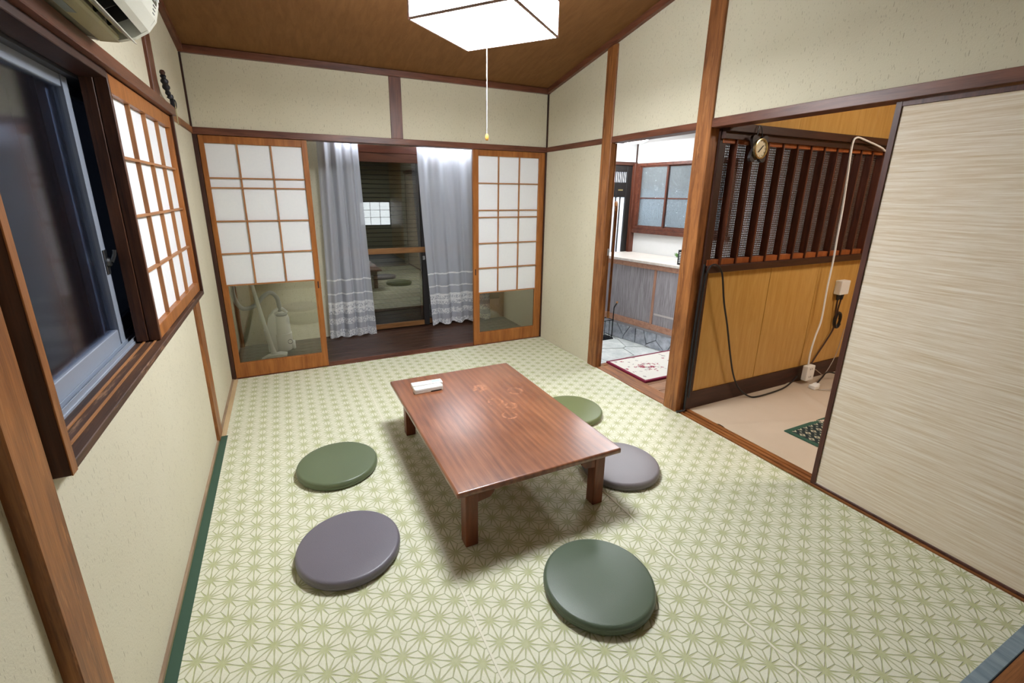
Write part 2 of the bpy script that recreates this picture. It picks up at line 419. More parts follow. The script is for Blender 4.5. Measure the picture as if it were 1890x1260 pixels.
# right wall: pier by back corner, over both doorways
mb = MB(); mb.box(W, W + 0.09, 2.77, D + 0.09, -0.02, 2.6); mb.box(W, W + 0.09, 0.0, 2.75, 1.84, 3.1)
mb.box(W, W + 0.09, -0.35, -0.10, -0.02, 3.1)
mb.box(W, W + 0.09, -0.10, 0.0, 1.80, 3.1)
struct('wall_right', mb, PLASTER, 'cream fibre plaster wall over the two doorways')

tn = 0
def trim(mb, m, label, **kw): return struct('trim', mb, m, label, **kw)
# back wall trims
trim(B(0, W, D - 0.012, D + 0.10, 1.797, 1.842, bev=0.002), beam_w('x'), 'brown lintel rail across the back wall above the sliding screens')
trim(B(1.353, 1.447, D - 0.008, D + 0.05, 1.842, 2.290, bev=0.002), beam_w('z'), 'short brown post in the middle of the back wall above the lintel')
trim(B(0, W, D - 0.03, D + 0.02, 2.288, 2.332, bev=0.002), beam_w('x'), 'brown ceiling moulding along the back wall')
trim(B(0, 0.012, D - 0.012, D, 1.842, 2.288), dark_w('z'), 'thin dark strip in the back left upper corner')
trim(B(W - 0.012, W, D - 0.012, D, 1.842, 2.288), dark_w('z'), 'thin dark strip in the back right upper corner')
trim(B(0, 0.028, D - 0.005, D + 0.09, 0, 1.797, bev=0.002), dark_w('z'), 'narrow dark jamb left of the left paper screen')
trim(B(W - 0.012, W + 0.0, D - 0.008, D + 0.09, 0, 1.797, bev=0.002), dark_w('z'), 'narrow dark jamb right of the right paper screen')
# sill under the screens with its grooves
mb = MB()
for a, b2, h in [(D + 0.0, D + 0.014, 0.004), (D + 0.038, D + 0.050, 0.003), (D + 0.080, D + 0.105, 0.003)]: mb.box(0, W, a, b2, -0.03, h)
mb.box(0, W, D + 0.0, D + 0.105, -0.035, -0.002)
trim(mb, beam_w('x'), 'grooved brown sill under the back sliding screens')
# ceiling mouldings left and right (sloped)
def sloped(x0, x1, y0, y1, zoff0, zoff1):
    return MB().ngon_prism([(y0, cz(y0) + zoff0), (y1, cz(y1) + zoff0), (y1, cz(y1) + zoff1), (y0, cz(y0) + zoff1)], lambda u, v, w_: Vector((w_, u, v)), x0, x1)
trim(sloped(W - 0.03, W + 0.02, -0.35, D, -0.043, 0.0), beam_w('y'), 'sloping brown ceiling moulding on the right wall')
trim(sloped(-0.02, 0.03, -0.35, D, -0.043, 0.0), beam_w('y'), 'sloping brown ceiling moulding on the left wall')
# right wall
trim(B(W - 0.012, W + 0.036, 2.665, 2.780, -0.02, cz(2.72) - 0.04, bev=0.003), post_w(), 'worn brown post on the far side of the hall doorway')
trim(B(W + 0.036, W + 0.058, 2.672, 2.775, -0.02, 1.80, bev=0.004), post_w(), 'brown door jamb stepping in beside the far doorway post')
trim(B(W - 0.014, W + 0.10, 1.765, 1.876, -0.02, cz(1.82) - 0.03, bev=0.003), post_w(), 'worn brown post between the hall doorway and the next room')
trim(B(W - 0.008, W + 0.02, 2.780, D, 1.800, 1.842, bev=0.002), beam_w('y'), 'brown rail on the right wall near the back corner')
trim(B(W - 0.010, W + 0.10, 1.876, 2.670, 1.800, 1.842, bev=0.002), beam_w('y'), 'brown lintel over the hall doorway')
trim(B(W - 0.012, W + 0.10, -0.10, 1.765, 1.802, 1.850, bev=0.002), beam_w('y'), 'brown lintel over the wide opening to the next room')
mb = MB(); mb.box(W + 0.005, W + 0.10, -0.10, 1.765, -0.03, -0.004)
for a, b2 in [(0.005, 0.018), (0.036, 0.050), (0.070, 0.10)]: mb.box(W + a, W + b2, -0.10, 1.765, -0.01, 0.004)
trim(mb, post_w('y'), 'grooved brown sill of the opening to the next room')
trim(B(W + 0.0, W + 0.14, 1.876, 2.665, -0.03, 0.0, bev=0.002), post_w('y'), 'brown threshold board of the hall doorway')
# left wall
trim(B(-0.02, 0.028, 0.70, 0.805, -0.02, 3.0, bev=0.003), post_w(), 'brown post on the left wall beside the window box')
trim(B(-0.02, 0.016, 2.60, 2.72, 0.0, 0.852, bev=0.002), post_w(), 'narrow brown stud under the window on the left wall')
trim(B(-0.02, 0.014, 2.55, 2.67, 1.845, cz(2.6) - 0.03, bev=0.002), beam_w('z'), 'brown stud above the window on the left wall')
trim(B(-0.02, 0.010, 2.80, D, 1.802, 1.842, bev=0.002), post_w('y'), 'thin brown rail on the left wall near the back corner')
struct('baseboard_left', B(-0.005, 0.014, 2.72, D, -0.02, 0.006).box(-0.005, 0.010, 0.05, 2.72, -0.02, 0.006), wood('grey_aged_strip', s2l(120, 96, 76), s2l(176, 150, 122), 'y', 0.6), 'narrow wooden floor strip along the left wall')
struct('baseboard_left', B(0.014, 0.050, 0.05, 2.66, -0.02, -0.001), plain('green_tatami_border', s2l(58, 84, 66), 0.85), 'dark green cloth border of the tatami by the left wall')
struct('baseboard_left', B(0.014, 0.042, 2.66, D, -0.02, 0.0), wood('pale_strip', s2l(180, 150, 110), s2l(208, 182, 142), 'y', 0.6), 'pale wooden strip beside the far left floor edge')
# patterned mat: three sewn strips, a binding at the near end
carpet = thing('floor_mat', (1.4, 1.8, -0.004), 'pale green hemp-leaf patterned woven mat covering the whole room floor', 'floor mat')
def wavy_strip(x0, x1, y0, y1, wl, wr):
    mb = MB(); nx, ny = 6, 60
    def fn(u, v):
        y = y0 + (y1 - y0) * v
        xa = x0 + (wl * (math.sin(y * 3.1) + 0.6 * math.sin(y * 7.7 + 1))); xb = x1 + (wr * (math.sin(y * 5.3) + 0.5 * math.sin(y * 11.3)))
        edge = 1 if (u < 0.01 or u > 0.99) else 0
        return Vector((xa + (xb - xa) * u, y, 0.0 - 0.0015 * edge))
    mb.quadgrid(fn, nx, ny)
    r = bmesh.ops.extrude_face_region(mb.bm, geom=mb.bm.faces[:]); 
    for v in [g for g in r['geom'] if isinstance(g, bmesh.types.BMVert)]: v.co.z -= 0.0035
    return mb
for x0, x1, wl, wr in [(0.036, 0.9425, 0.004, 0), (0.9435, 1.7945, 0, 0), (1.7955, W - 0.003, 0, 0.004)]:
    cxx = {0.036: 0.091, 0.9435: 0.9435 + 0.044, 1.7955: 1.7955 + 0.074}[x0]
    o = obj('mat_strip', wavy_strip(x0, x1, 0.06, D - 0.004, wl, wr), MATWEAVE, carpet)
    # keep the pattern phase of every strip: shift mesh against object
    sh = Vector((cxx - ORG[carpet.name].x, 0, 0)); o.data.transform(Matrix.Translation(-sh)); o.location = sh
bind_m = wood('blue_grey_binding_cloth', s2l(92, 108, 118), s2l(146, 162, 170), 'y', 0.6)
obj('edge_binding', B(0.05, W - 0.006, 0.028, 0.066, -0.004, 0.003, bev=0.0015), bind_m, carpet, label='blue-grey cloth binding along the near edge')
for xs in (0.943, 1.795):
    obj('seam', MB().box(xs - 0.004, xs + 0.004, 0.062, D - 0.006, -0.002, 0.0012, bev=0.0005), plain('seam_thread', s2l(226, 222, 200), 0.8), carpet)
trim(B(0, W, -0.10, 0.026, -0.05, -0.002), post_w('x'), 'worn brown sill at the near end of the room')

# ------------------------------------------------------------------ window box on the left wall
XB = 0.034
win = struct('window_1', B(-0.105, XB, WY0 + 0.024, WY1 - 0.02, WZ0, WZ0 + 0.022, bev=0.002), wood('weathered_sill_wood', s2l(38, 26, 22), s2l(98, 66, 46), 'y', 0.55, worn=s2l(150, 112, 82)), 'dark weathered window box with an aluminium sliding window and paper screens')
wf = lambda n, mb, m, **k: obj(n, mb, m, win, **k)
wf('frame_board', B(-0.105, XB, WY0, WY0 + 0.024, WZ0, WZ1, bev=0.002), wood('shaded_box_wood', s2l(34, 18, 12), s2l(84, 48, 28), 'z', 0.4))  # shade on the near face is put into this darker wood colour
wf('frame_board', B(-0.105, XB, WY1 - 0.022, WY1, WZ0, WZ1, bev=0.002), wood('shaded_box_wood', s2l(34, 18, 12), s2l(84, 48, 28), 'z', 0.4))
wf('edge_strip', B(XB - 0.001, XB + 0.002, WY0, WY0 + 0.026, WZ0, WZ1, bev=0.0008), post_w(), label='orange brown front edge of the near board')  # lighter strip keeps the front edge bright beside the shade-darkened board
wf('head_board', B(-0.105, XB + 0.012, 0.60, WY1 + 0.01, WZ1, WZ1 + 0.045, bev=0.003), beam_w('y'))
for x in (-0.030, 0.004):
    wf('sill_track', B(x - 0.005, x + 0.001, WY0 + 0.024, WY1 - 0.022, WZ0 + 0.022, WZ0 + 0.026), kumiko_w('y'))
    wf('head_track', B(x - 0.006, x + 0.002, WY0 + 0.024, WY1 - 0.022, WZ1 - 0.012, WZ1), beam_w('y'))
# paper screens of the window
def paper_screen(x0, x1, y0, y1, z0, z1, n_v, n_h, lab=None):
    """screen between x0 (rear) and x1 (room side)"""
    ya, yb, za, zb = y0 + 0.018, y1 - 0.036, z0 + 0.052, z1 - 0.060
    fr = obj('paper_screen', MB().box(x0, x1, yb, y1, z0, z1, bev=0.0015)
        .box(x0, x1 - 0.001, ya, yb, zb, z1, bev=0.0015).box(x0, x1 - 0.001, ya, yb, z0, za, bev=0.0015), shoji_w('z'), win, label=lab)
    obj('near_stile', B(x0, x1, y0, ya, z0, z1, bev=0.0015), wood('dark_stile_wood', s2l(46, 24, 16), s2l(112, 68, 42), 'z', 0.45), fr, label='dark brown edge stile')
    xp = x0 + 0.012
    obj('paper', B(xp, xp + 0.0015, ya, yb, za, zb), PAPER, fr)
    for i in range(1, n_v):
        y = ya + (yb - ya) * i / n_v; obj('lattice_bar', B(xp + 0.0015, x1 - 0.008, y - 0.0055, y + 0.0055, za, zb), kumiko_w('z'), fr)
    for i in range(1, n_h):
        z = za + (zb - za) * i / n_h; obj('lattice_bar', B(xp + 0.0015, x1 - 0.007, ya, yb, z - 0.0045, z + 0.0045), kumiko_w('y'), fr)
    return fr
paper_screen(-0.016, 0.020, 1.780, WY1 - 0.024, WZ0 + 0.026, WZ1 - 0.004, 4, 4, lab='amber paper screen in the front track')
paper_screen(-0.054, -0.018, 1.776, WY1 - 0.024, WZ0 + 0.026, WZ1 - 0.004, 4, 4, lab='paper screen in the rear track')
# aluminium window
for a in [(-0.150, -0.058, WY0 + 0.024, WY1 - 0.02, WZ0 + 0.020, WZ0 + 0.030)]:
    wf('aluminium_sill', B(*a, bev=0.001), ALU)
for x in (-0.062, -0.080, -0.112, -0.146):
    wf('aluminium_track', B(x - 0.002, x + 0.001, WY0 + 0.024, WY1 - 0.02, WZ0 + 0.030, WZ0 + 0.044), ALU)
wf('inner_head', B(-0.056, 0.022, WY0 + 0.026, 1.772, WZ1 - 0.026, WZ1, bev=0.002), dark_w('y'))
wf('aluminium_head', B(-0.150, -0.058, WY0 + 0.024, WY1 - 0.02, WZ1 - 0.035, WZ1 - 0.002, bev=0.001), plain('shaded_aluminium', s2l(66, 68, 74), 0.45, 0.3))  # shadow of the head beam is put into this darker metal colour
def sash(xc, y0, y1, z0=WZ0 + 0.034, z1=WZ1 - 0.03):
    f = wf('window_sash', MB().box(xc - 0.012, xc + 0.012, y1 - 0.052, y1, z0, z1, bev=0.002).box(xc - 0.012, xc + 0.012, y0, y0 + 0.045, z0, z1, bev=0.002)
        .box(xc - 0.011, xc + 0.011, y0 + 0.045, y1 - 0.052, z0, z0 + 0.062, bev=0.002).box(xc - 0.011, xc + 0.011, y0 + 0.045, y1 - 0.052, z1 - 0.04, z1, bev=0.002)
        .box(xc + 0.012, xc + 0.015, y1 - 0.056, y1 - 0.050, z0, z1), ALU)
    obj('window_pane', B(xc - 0.0025, xc + 0.0025, y0 + 0.04, y1 - 0.047, z0 + 0.055, z1 - 0.035), glass_mat('night_window_glass', (0.70, 0.74, 0.82), 1.45, 0.5, rough=0.10), f)
    return f
s1 = sash(-0.095, WY0 + 0.03, 1.772); s2 = sash(-0.129, 1.70, WY1 - 0.03)
lk = wf('crescent_lock', MB().lathe([(0, 0.0), (0.017, 0.0), (0.017, 0.006), (0.013, 0.012), (0.006, 0.014), (0, 0.014)], (-0.080, 1.745, 1.182), 20, 'x')
    .box(-0.083, -0.077, 1.730, 1.760, 1.140, 1.225, bev=0.002).tube([(-0.066, 1.745, 1.182), (-0.058, 1.756, 1.205), (-0.056, 1.760, 1.222)], 0.006, 8, 3), plain('lock_metal', s2l(96, 98, 100), 0.3, 0.9), label='grey metal crescent lock')
# what stands outside the window at night: a plain dark wall and a closed shutter box
struct('wall_outside', B(-1.2, -1.1, -0.5, 4.2, -0.3, 3.0), plain('night_wall', s2l(104, 106, 118), 0.9), 'dark neighbouring wall outside the left window')

# ------------------------------------------------------------------ back sliding screens
def back_screen(name, lab, y, x0, x1, xl, xr, vx, hz, zp, zg0, zpull, pullx):
    d_ = struct(name, MB().box(x0, xl, y, y + 0.030, 0.004, 1.795, bev=0.002).box(xr, x1, y, y + 0.030, 0.004, 1.795, bev=0.002)
        .box(xl, xr, y, y + 0.030, 1.745, 1.795, bev=0.002).box(xl, xr, y, y + 0.030, 0.004, zg0, bev=0.002), shoji_w('z'), lab)
    top = 1.745
    allx = [xl] + vx + [xr]; allz = [zp] + hz + [top]
    for a, b2 in zip(allx, allx[1:]):
        for c, e in zip(allz, allz[1:]): obj('paper_pane', B(a, b2, y + 0.016, y + 0.0175, c, e), PAPER, d_)
    for v in vx: obj('lattice_bar', B(v - 0.0050, v + 0.0050, y + 0.003, y + 0.016, zp, top), kumiko_w('z'), d_)
    for z in hz + [zp]: obj('lattice_bar', B(xl, xr, y + 0.002, y + 0.017, z - 0.0045, z + 0.0045), kumiko_w('x'), d_)
    obj('glass_pane', B(xl - 0.004, xr + 0.004, y + 0.013, y + 0.017, zg0 - 0.004, zp - 0.004), GLASS, d_)
    gs = MB()
    for a in [(xl, xl + 0.008, zg0, zp - 0.004), (xr - 0.008, xr, zg0, zp - 0.004)]: gs.box(a[0], a[1], y + 0.004, y + 0.024, a[2], a[3])
    gs.box(xl + 0.008, xr - 0.008, y + 0.004, y + 0.024, zg0, zg0 + 0.008)
    obj('glazing_bead', gs, shoji_w('z'), d_)
    obj('finger_pull', B(pullx - 0.006, pullx + 0.006, y - 0.0008, y + 0.004, zpull - 0.028, zpull + 0.028, bev=0.001), dark_w('z'), d_, label='dark recessed finger pull')
    return d_
back_screen('door_1', 'sliding screen on the left of the back opening, paper above clear glass, vacuum cleaner behind it', D + 0.006, 0.030, 0.720, 0.062, 0.682, [0.258, 0.4725], [0.980, 1.215, 1.448, 1.515], 0.744, 0.118, 0.705, 0.700)
back_screen('door_2', 'sliding screen on the right of the back opening with a low clear glass pane', D + 0.006, 2.056, 2.784, 2.108, 2.722, [2.307, 2.518], [0.751, 0.982, 1.217, 1.280, 1.515], 0.515, 0.118, 0.719, 2.074)

# ------------------------------------------------------------------ veranda behind the screens
VY = 4.50
fl = struct('floor_veranda', B(-0.02, W + 0.06, D + 0.105, VY + 0.2, -0.06, -0.022), dark_w('x'), 'dark plank floor of the veranda')
yy = D + 0.106
while yy < VY + 0.05:
    obj('plank', B(-0.01, W + 0.02, yy, min(yy + 0.098, VY + 0.09), -0.022, -0.004, bev=0.0015), wood('veranda_plank_wood', s2l(34, 20, 15), s2l(82, 54, 40), 'x', 0.33, worn=s2l(92, 66, 50)), fl); yy += 0.10
struct('wall_veranda_left', B(-0.08, 0.0, D + 0.09, VY + 0.1, -0.02, 2.2), PLASTER, 'plaster end wall of the veranda on the left')
struct('wall_veranda_right', B(W, W + 0.05, D + 0.09, VY + 0.1, -0.02, 2.2), PLASTER, 'plaster end wall of the veranda on the right')
struct('wall_veranda_back', MB().box(0, 0.90, VY, VY + 0.08, -0.02, 2.2).box(0.90, 2.60, VY, VY + 0.08, 1.87, 2.2).box(2.60, W, VY, VY + 0.08, -0.02, 2.2), PLASTER, 'plaster outer wall of the veranda around the glass door')
trim(B(0, 0.04, VY - 0.035, VY, -0.004, 2.1, bev=0.002), post_w(), 'thin post in the left corner of the veranda')
struct('ceiling_veranda', B(-0.05, W + 0.05, D + 0.05, VY + 0.1, 2.2, 2.24), ceil_mat, 'board ceiling of the veranda')
gd = struct('door_3', MB().box(0.90, 2.60, VY - 0.01, VY + 0.07, 1.80, 1.87, bev=0.002).box(0.90, 0.94, VY - 0.01, VY + 0.07, 0, 1.80, bev=0.002).box(2.56, 2.60, VY - 0.01, VY + 0.07, 0, 1.80, bev=0.002), wood('red_brown_frame', s2l(62, 28, 18), s2l(104, 52, 34), 'x', 0.5), 'brown framed glass sliding door of the veranda between the lace curtains')
brn = wood('door_rail_wood', s2l(110, 72, 40), s2l(158, 112, 66), 'x', 0.4)
drk = plain('dark_stile_metal', s2l(44, 40, 40), 0.45, 0.3)
def gdoor(x0, x1, y, stiles):
    obj('top_rail', B(x0, x1, y, y + 0.03, 1.715, 1.80, bev=0.002), wood('shaded_red_rail', s2l(60, 30, 20), s2l(104, 60, 40), 'x', 0.5), gd)  # rail coloured darker to stand in for the dim light on it
    f = obj('door_panel', MB().box(x0, x1, y, y + 0.03, 0.010, 0.062, bev=0.002).box(x0, x1, y - 0.004, y + 0.03, 0.815, 0.872, bev=0.002), brn, gd)
    obj('door_stile', MB().box(x0 - 0.005, x0 + 0.05, y - 0.002, y + 0.032, 0.006, 1.80, bev=0.002).box(x1 - 0.06, x1, y - 0.002, y + 0.032, 0.006, 1.80, bev=0.002), drk, gd)
    obj('door_glass', B(x0 + 0.05, x1 - 0.06, y + 0.013, y + 0.018, 0.05, 0.82).box(x0 + 0.05, x1 - 0.06, y + 0.013, y + 0.018, 0.865, 1.72), glass_mat('veranda_door_glass', (0.80, 0.81, 0.77), 1.55, 2.4), f)
gdoor(0.95, 1.875, VY - 0.002, 0); gdoor(1.80, 2.56, VY + 0.034, 0)
obj('door_latch', MB().box(1.818, 1.842, VY - 0.018, VY - 0.004, 0.735, 0.775, bev=0.003).cyl((1.83, VY - 0.02, 0.755), (1.83, VY - 0.034, 0.755), 0.010), plain('steel_latch', s2l(190, 190, 190), 0.3, 0.8), gd, label='steel latch')
sh = thing('shutter', (1.75, VY + 0.12, 0), 'grey ribbed metal shutter closed behind the veranda glass door', 'shutter')
z = 0.0; k = 0
shm = plain('shutter_metal', s2l(100, 98, 86), 0.5, 0.1)
proto = None
while z < 1.85:
    if proto is None:
        proto = obj('slat', MB().ngon_prism([(0, 0), (0.008, 0.004), (0.008, 0.036), (0, 0.040), (-0.004, 0.040), (-0.004, 0)], lambda u, v, w_: Vector((w_, VY + 0.12 - u, v)), 0.9, 2.6), shm, sh)
    else:
        c = proto.copy(); COL.objects.link(c); c.parent = sh; c.location = (0, 0, z)
    z += 0.0445

# curtains
def curtain(name, lab, xt0, xt1, xb0, xb1, zt, zb, y, folds, amp, seed):
    rnd = random.Random(seed); ph = [rnd.uniform(0, 6.28) for _ in range(6)]
    mb = MB()
    def fn(u, v):
        z = zt + (zb - zt) * v
        e = v ** 1.3
        xa = xt0 + (xb0 - xt0) * e; xb = xt1 + (xb1 - xt1) * e
        x = xa + (xb - xa) * u
        a = amp * (0.55 + 0.65 * v)
        yo = a * (math.sin(u * folds * 6.283 + ph[0] + 0.5 * math.sin(3 * v + ph[1])) + 0.28 * math.sin(u * folds * 2.3 * 6.283 + ph[2] + v) + 0.3 * math.sin(u * folds * 0.5 * 6.283 + ph[3] + 2 * v))
        zz = z + (0.010 * math.sin(u * folds * 6.283 + ph[4]) * v)
        return Vector((x + 0.25 * a * math.cos(u * folds * 6.283 + ph[0]), y + yo, zz))
    mb.quadgrid(fn, 150, 50)
    return obj(name, mb, CURT, None, lab, 'curtain', smooth=True, origin=((xb0 + xb1) / 2, y, 0))
CURT = curtain_mat()
curtain('lace_curtain', 'sheer white lace curtain hanging on the left of the veranda door, reaching the floor', 0.850, 1.205, 0.808, 1.262, 2.02, 0.006, 4.395, 3.5, 0.024, 3)
curtain('lace_curtain', 'sheer white lace curtain hanging on the right of the veranda door', 1.765, 2.50, 1.880, 2.58, 2.02, 0.030, 4.395, 4.4, 0.021, 5)
rod = thing('curtain_rail', (1.7, 4.375, 2.02), 'thin curtain rail above the two lace curtains', 'curtain rail')
for o_ in COL.objects:
    if o_.name.startswith('lace_curtain'): o_['group'] = 'lace curtains of the veranda'
obj('rail', B(0.80, 2.62, 4.366, 4.384, 2.022, 2.034), ALU, rod)
for x in (0.82, 1.7, 2.60): obj('bracket', B(x - 0.006, x + 0.006, 4.372, VY, 2.034, 2.042), ALU, rod)
# added tube light, hidden behind the lintel, to brighten the curtain tops
vl = thing('curtain_fill_light', (1.9, 4.20, 2.2), 'added unseen tube light brightening the tops of the lace curtains', 'lamp')
obj('lamp_base', B(1.03, 2.40, 4.305, 4.335, 1.955, 1.975, bev=0.003), WHITEP, vl)
for x_ in (1.1, 2.3): obj('hanger', B(x_ - 0.006, x_ + 0.006, 4.314, 4.326, 1.975, 2.2), WHITEP, vl)
obj('fill_tube', MB().cyl((1.80, 4.32, 1.94), (2.38, 4.32, 1.94), 0.011, n=16), emis('curtain_fill_emission', (0.86, 0.93, 1.0), CURTAIN_FILL_L), vl)

obj('fill_tube', MB().cyl((1.05, 4.32, 1.94), (1.17, 4.32, 1.94), 0.011, n=16), bpy.data.materials['curtain_fill_emission'], vl)

# vacuum cleaner behind the left glass
VAC = plain('vacuum_white', s2l(244, 245, 246), 0.35); VGR = plain('vacuum_grey', s2l(176, 178, 180), 0.4)
vc = thing('vacuum_cleaner', (0.36, 4.20, -0.004), 'white canister vacuum cleaner standing upright behind the left glass pane', 'vacuum cleaner')
obj('body', MB().lathe([(0, 0.0), (0.085, 0.0), (0.098, 0.03), (0.100, 0.16), (0.092, 0.165), (0.092, 0.17), (0.088, 0.30), (0.070, 0.345), (0.045, 0.362), (0, 0.366)], (0.385, 4.21, 0.012), 32, sx=0.78, sy=0.9)
    .ngon_prism([(0, 0), (0.10, 0), (0.10, 0.20), (0.06, 0.32), (0.0, 0.37), (-0.02, 0.30)], lambda u, v, w_: Vector((0.33 - u * 0.75, w_, 0.016 + v)), 4.15, 4.26), VAC, vc, smooth=True)
obj('handle', MB().tube([(0.29, 4.20, 0.30), (0.33, 4.20, 0.375), (0.39, 4.20, 0.405), (0.44, 4.20, 0.36)], 0.016, 10), VAC, vc, smooth=True)
obj('dust_cover', MB().lathe([(0, 0), (0.046, 0), (0.050, 0.012), (0.03, 0.022), (0, 0.024)], (0.393, 4.175, 0.345), 24), VGR, vc, smooth=True)
for sx in (-1, 1): obj('wheel', MB().lathe([(0, -0.015), (0.04, -0.015), (0.045, 0), (0.04, 0.015), (0, 0.015)], (0.385 + sx * 0.082, 4.20, 0.049), 24, 'x'), VAC, vc, smooth=True)
obj('emblem_ring', MB().lathe([(0.017, -0.004), (0.022, -0.004), (0.022, 0.004), (0.017, 0.004), (0.017, -0.004)], (0.44, 4.135, 0.10), 20, 'y'), VGR, vc)
obj('wand', MB().cyl((0.288, 4.03, 0.085), (0.196, 3.86, 0.80), 0.016, 0.015, 14).cyl((0.288, 4.03, 0.085), (0.262, 3.983, 0.28), 0.021, 0.019, 14), VAC, vc, smooth=True)
obj('floor_head', MB().ngon_prism([(-0.11, 0.0), (0.11, 0.0), (0.11, 0.016), (0.05, 0.036), (-0.05, 0.036), (-0.11, 0.016)], lambda u, v, w_: Vector((0.30 + u * 0.93 + (w_) * 0.1, 4.02 + u * 0.35 + w_, 0.0 + v)), -0.045, 0.045).cyl((0.30, 4.035, 0.03), (0.286, 4.028, 0.10), 0.026, 0.020, 14), VAC, vc, smooth=True)
obj('hose', MB().tube([(0.196, 3.86, 0.80), (0.15, 3.90, 0.88), (0.08, 4.0, 0.80), (0.05, 4.08, 0.58), (0.10, 4.10, 0.455), (0.20, 4.12, 0.47), (0.27, 4.14, 0.54), (0.33, 4.17, 0.56), (0.375, 4.19, 0.50), (0.385, 4.20, 0.38)], 0.018, 12, 8), VGR, vc, smooth=True)

# ================================================================== HALL / ENTRANCE (through right doorway)
A0 = Vector((4.053, 4.03, 0)); dU = Vector((0.17, -0.9854, 0)); nU = Vector((0.9854, 0.17, 0))
def GM():   # local (u, n, z) -> world
    m4 = Matrix.Identity(4); m4.col[0][:3] = dU; m4.col[1][:3] = nU; m4.col[2][:3] = (0, 0, 1); m4.col[3][:3] = A0; return m4
G = GM()
HW = W + 0.09
STF = plain('mortar', s2l(96, 98, 98), 0.9)
hf = struct('floor_hall', MB().box(HW - 0.02, 5.3, 1.84, 2.69, -0.05, -0.022), dark_w('y'), 'brown plank floor of the entrance hall step')
pw = wood('hall_plank_wood', s2l(112, 78, 56), s2l(176, 132, 100), 'x', 0.35)
yy = 1.842
while yy < 2.68:
    xx = HW + 0.05 + random.uniform(0, 0.5)
    obj('plank', B(HW + 0.045, xx + 0.3, yy, yy + 0.117, -0.022, -0.004, bev=0.0015), pw, hf)
    obj('plank', B(xx + 0.302, 5.2, yy, yy + 0.117, -0.022, -0.004, bev=0.0015), pw, hf); yy += 0.12
trim(B(HW - 0.02, 5.2, 2.68, 2.725, -0.27, -0.002, bev=0.002), post_w('x'), 'brown step edge above the stone entrance floor')
# flagstones: Voronoi cells clipped to a rectangle
def voronoi(x0, x1, y0, y1, n, seed):
    rnd = random.Random(seed); pts = []
    tries = 0
    dmin = 0.75 * math.sqrt((x1 - x0) * (y1 - y0) / n)
    while len(pts) < n and tries < 4000:
        p = (rnd.uniform(x0, x1), rnd.uniform(y0, y1)); tries += 1
        if all((p[0] - q[0]) ** 2 + (p[1] - q[1]) ** 2 > dmin * dmin for q in pts): pts.append(p)
    cells = []
    for i, p in enumerate(pts):
        poly = [(x0, y0), (x1, y0), (x1, y1), (x0, y1)]
        for j, q in enumerate(pts):
            if i == j: continue
            mx_, my_ = (p[0] + q[0]) / 2, (p[1] + q[1]) / 2; nx_, ny_ = q[0] - p[0], q[1] - p[1]; L = math.hypot(nx_, ny_)
            lim = -0.0045 * L * 1.0
            f = lambda t: (t[0] - mx_) * nx_ + (t[1] - my_) * ny_ - lim
            out = []
            for a, b2 in zip(poly, poly[1:] + poly[:1]):
                fa, fb = f(a), f(b2)
                if fa <= 0: out.append(a)
                if fa * fb < 0: t = fa / (fa - fb); out.append((a[0] + (b2[0] - a[0]) * t, a[1] + (b2[1] - a[1]) * t))
            poly = out
            if len(poly) < 3: break
        if len(poly) >= 3: cells.append(poly)
    return cells
GZ = -0.262
gf = struct('floor_entrance', B(HW - 0.02, 5.0, 2.70, 4.45, GZ - 0.06, GZ - 0.016), STF, 'pale crazy-paved stone floor of the entrance')
fm = stone_mat('pale_flagstone', s2l(200, 206, 202), s2l(234, 236, 232), 0.5)
for poly in voronoi(HW, 4.35, 2.73, 4.37, 26, 4):
    obj('flagstone', MB().ngon_prism(poly, lambda u, v, w_: Vector((u, v, w_)), GZ - 0.016, GZ + random.uniform(-0.002, 0.002)), fm, gf)
# shoe cabinet wall (its own direction)
cb = struct('wall_hall_right', MB().box(-0.6, 2.4, 0.56, 0.64, GZ - 0.02, 1.03).box(-0.6, 2.4, 0.56, 0.64, 1.79, 2.2).box(-0.6, -0.2, 0.56, 0.64, 1.03, 1.79).box(1.02, 2.4, 0.56, 0.64, 1.03, 1.79), plain('white_hall_wall', s2l(212, 211, 208), 0.9), 'white hall wall around the frosted window', xf=G)
CA = thing('shoe_cabinet', (4.3, 3.4, GZ), 'long low shoe cabinet with sliding doors on a stone base in the hall', 'cabinet')
obj('stone_base', B(-0.35, 1.9, 0.030, 0.55, GZ - 0.0, -0.060), STF, CA, xf=G)
sm = stone_mat('grey_cut_stone', s2l(140, 144, 154), s2l(196, 200, 208), 0.7)
for poly in voronoi(-0.34, 1.6, GZ + 0.004, -0.062, 17, 12):
    dd = random.uniform(0.004, 0.016)
    obj('stone', MB().ngon_prism(poly, lambda u, v, w_: Vector((u, w_, v)), 0.032, 0.016 - dd), sm, CA, xf=G)
obj('ledge', B(-0.35, 1.9, -0.012, 0.03, -0.075, -0.052, bev=0.002), plain('grey_ledge', s2l(140, 134, 136), 0.5), CA, xf=G)
pk = wood('pinkish_frame_wood', s2l(150, 104, 84), s2l(196, 150, 124), 'x', 0.4)
pkz = wood('pinkish_frame_wood', s2l(150, 104, 84), s2l(196, 150, 124), 'z', 0.4)
obj('bottom_rail', B(-0.35, 1.9, 0.0, 0.04, -0.052, 0.018, bev=0.002), pk, CA, xf=G)
obj('top_rail', B(-0.35, 1.9, 0.0, 0.04, 0.632, 0.690, bev=0.002), pk, CA, xf=G)
obj('carcass', B(-0.35, 1.9, 0.045, 0.55, -0.055, 0.69), dark_w('z'), CA, xf=G)
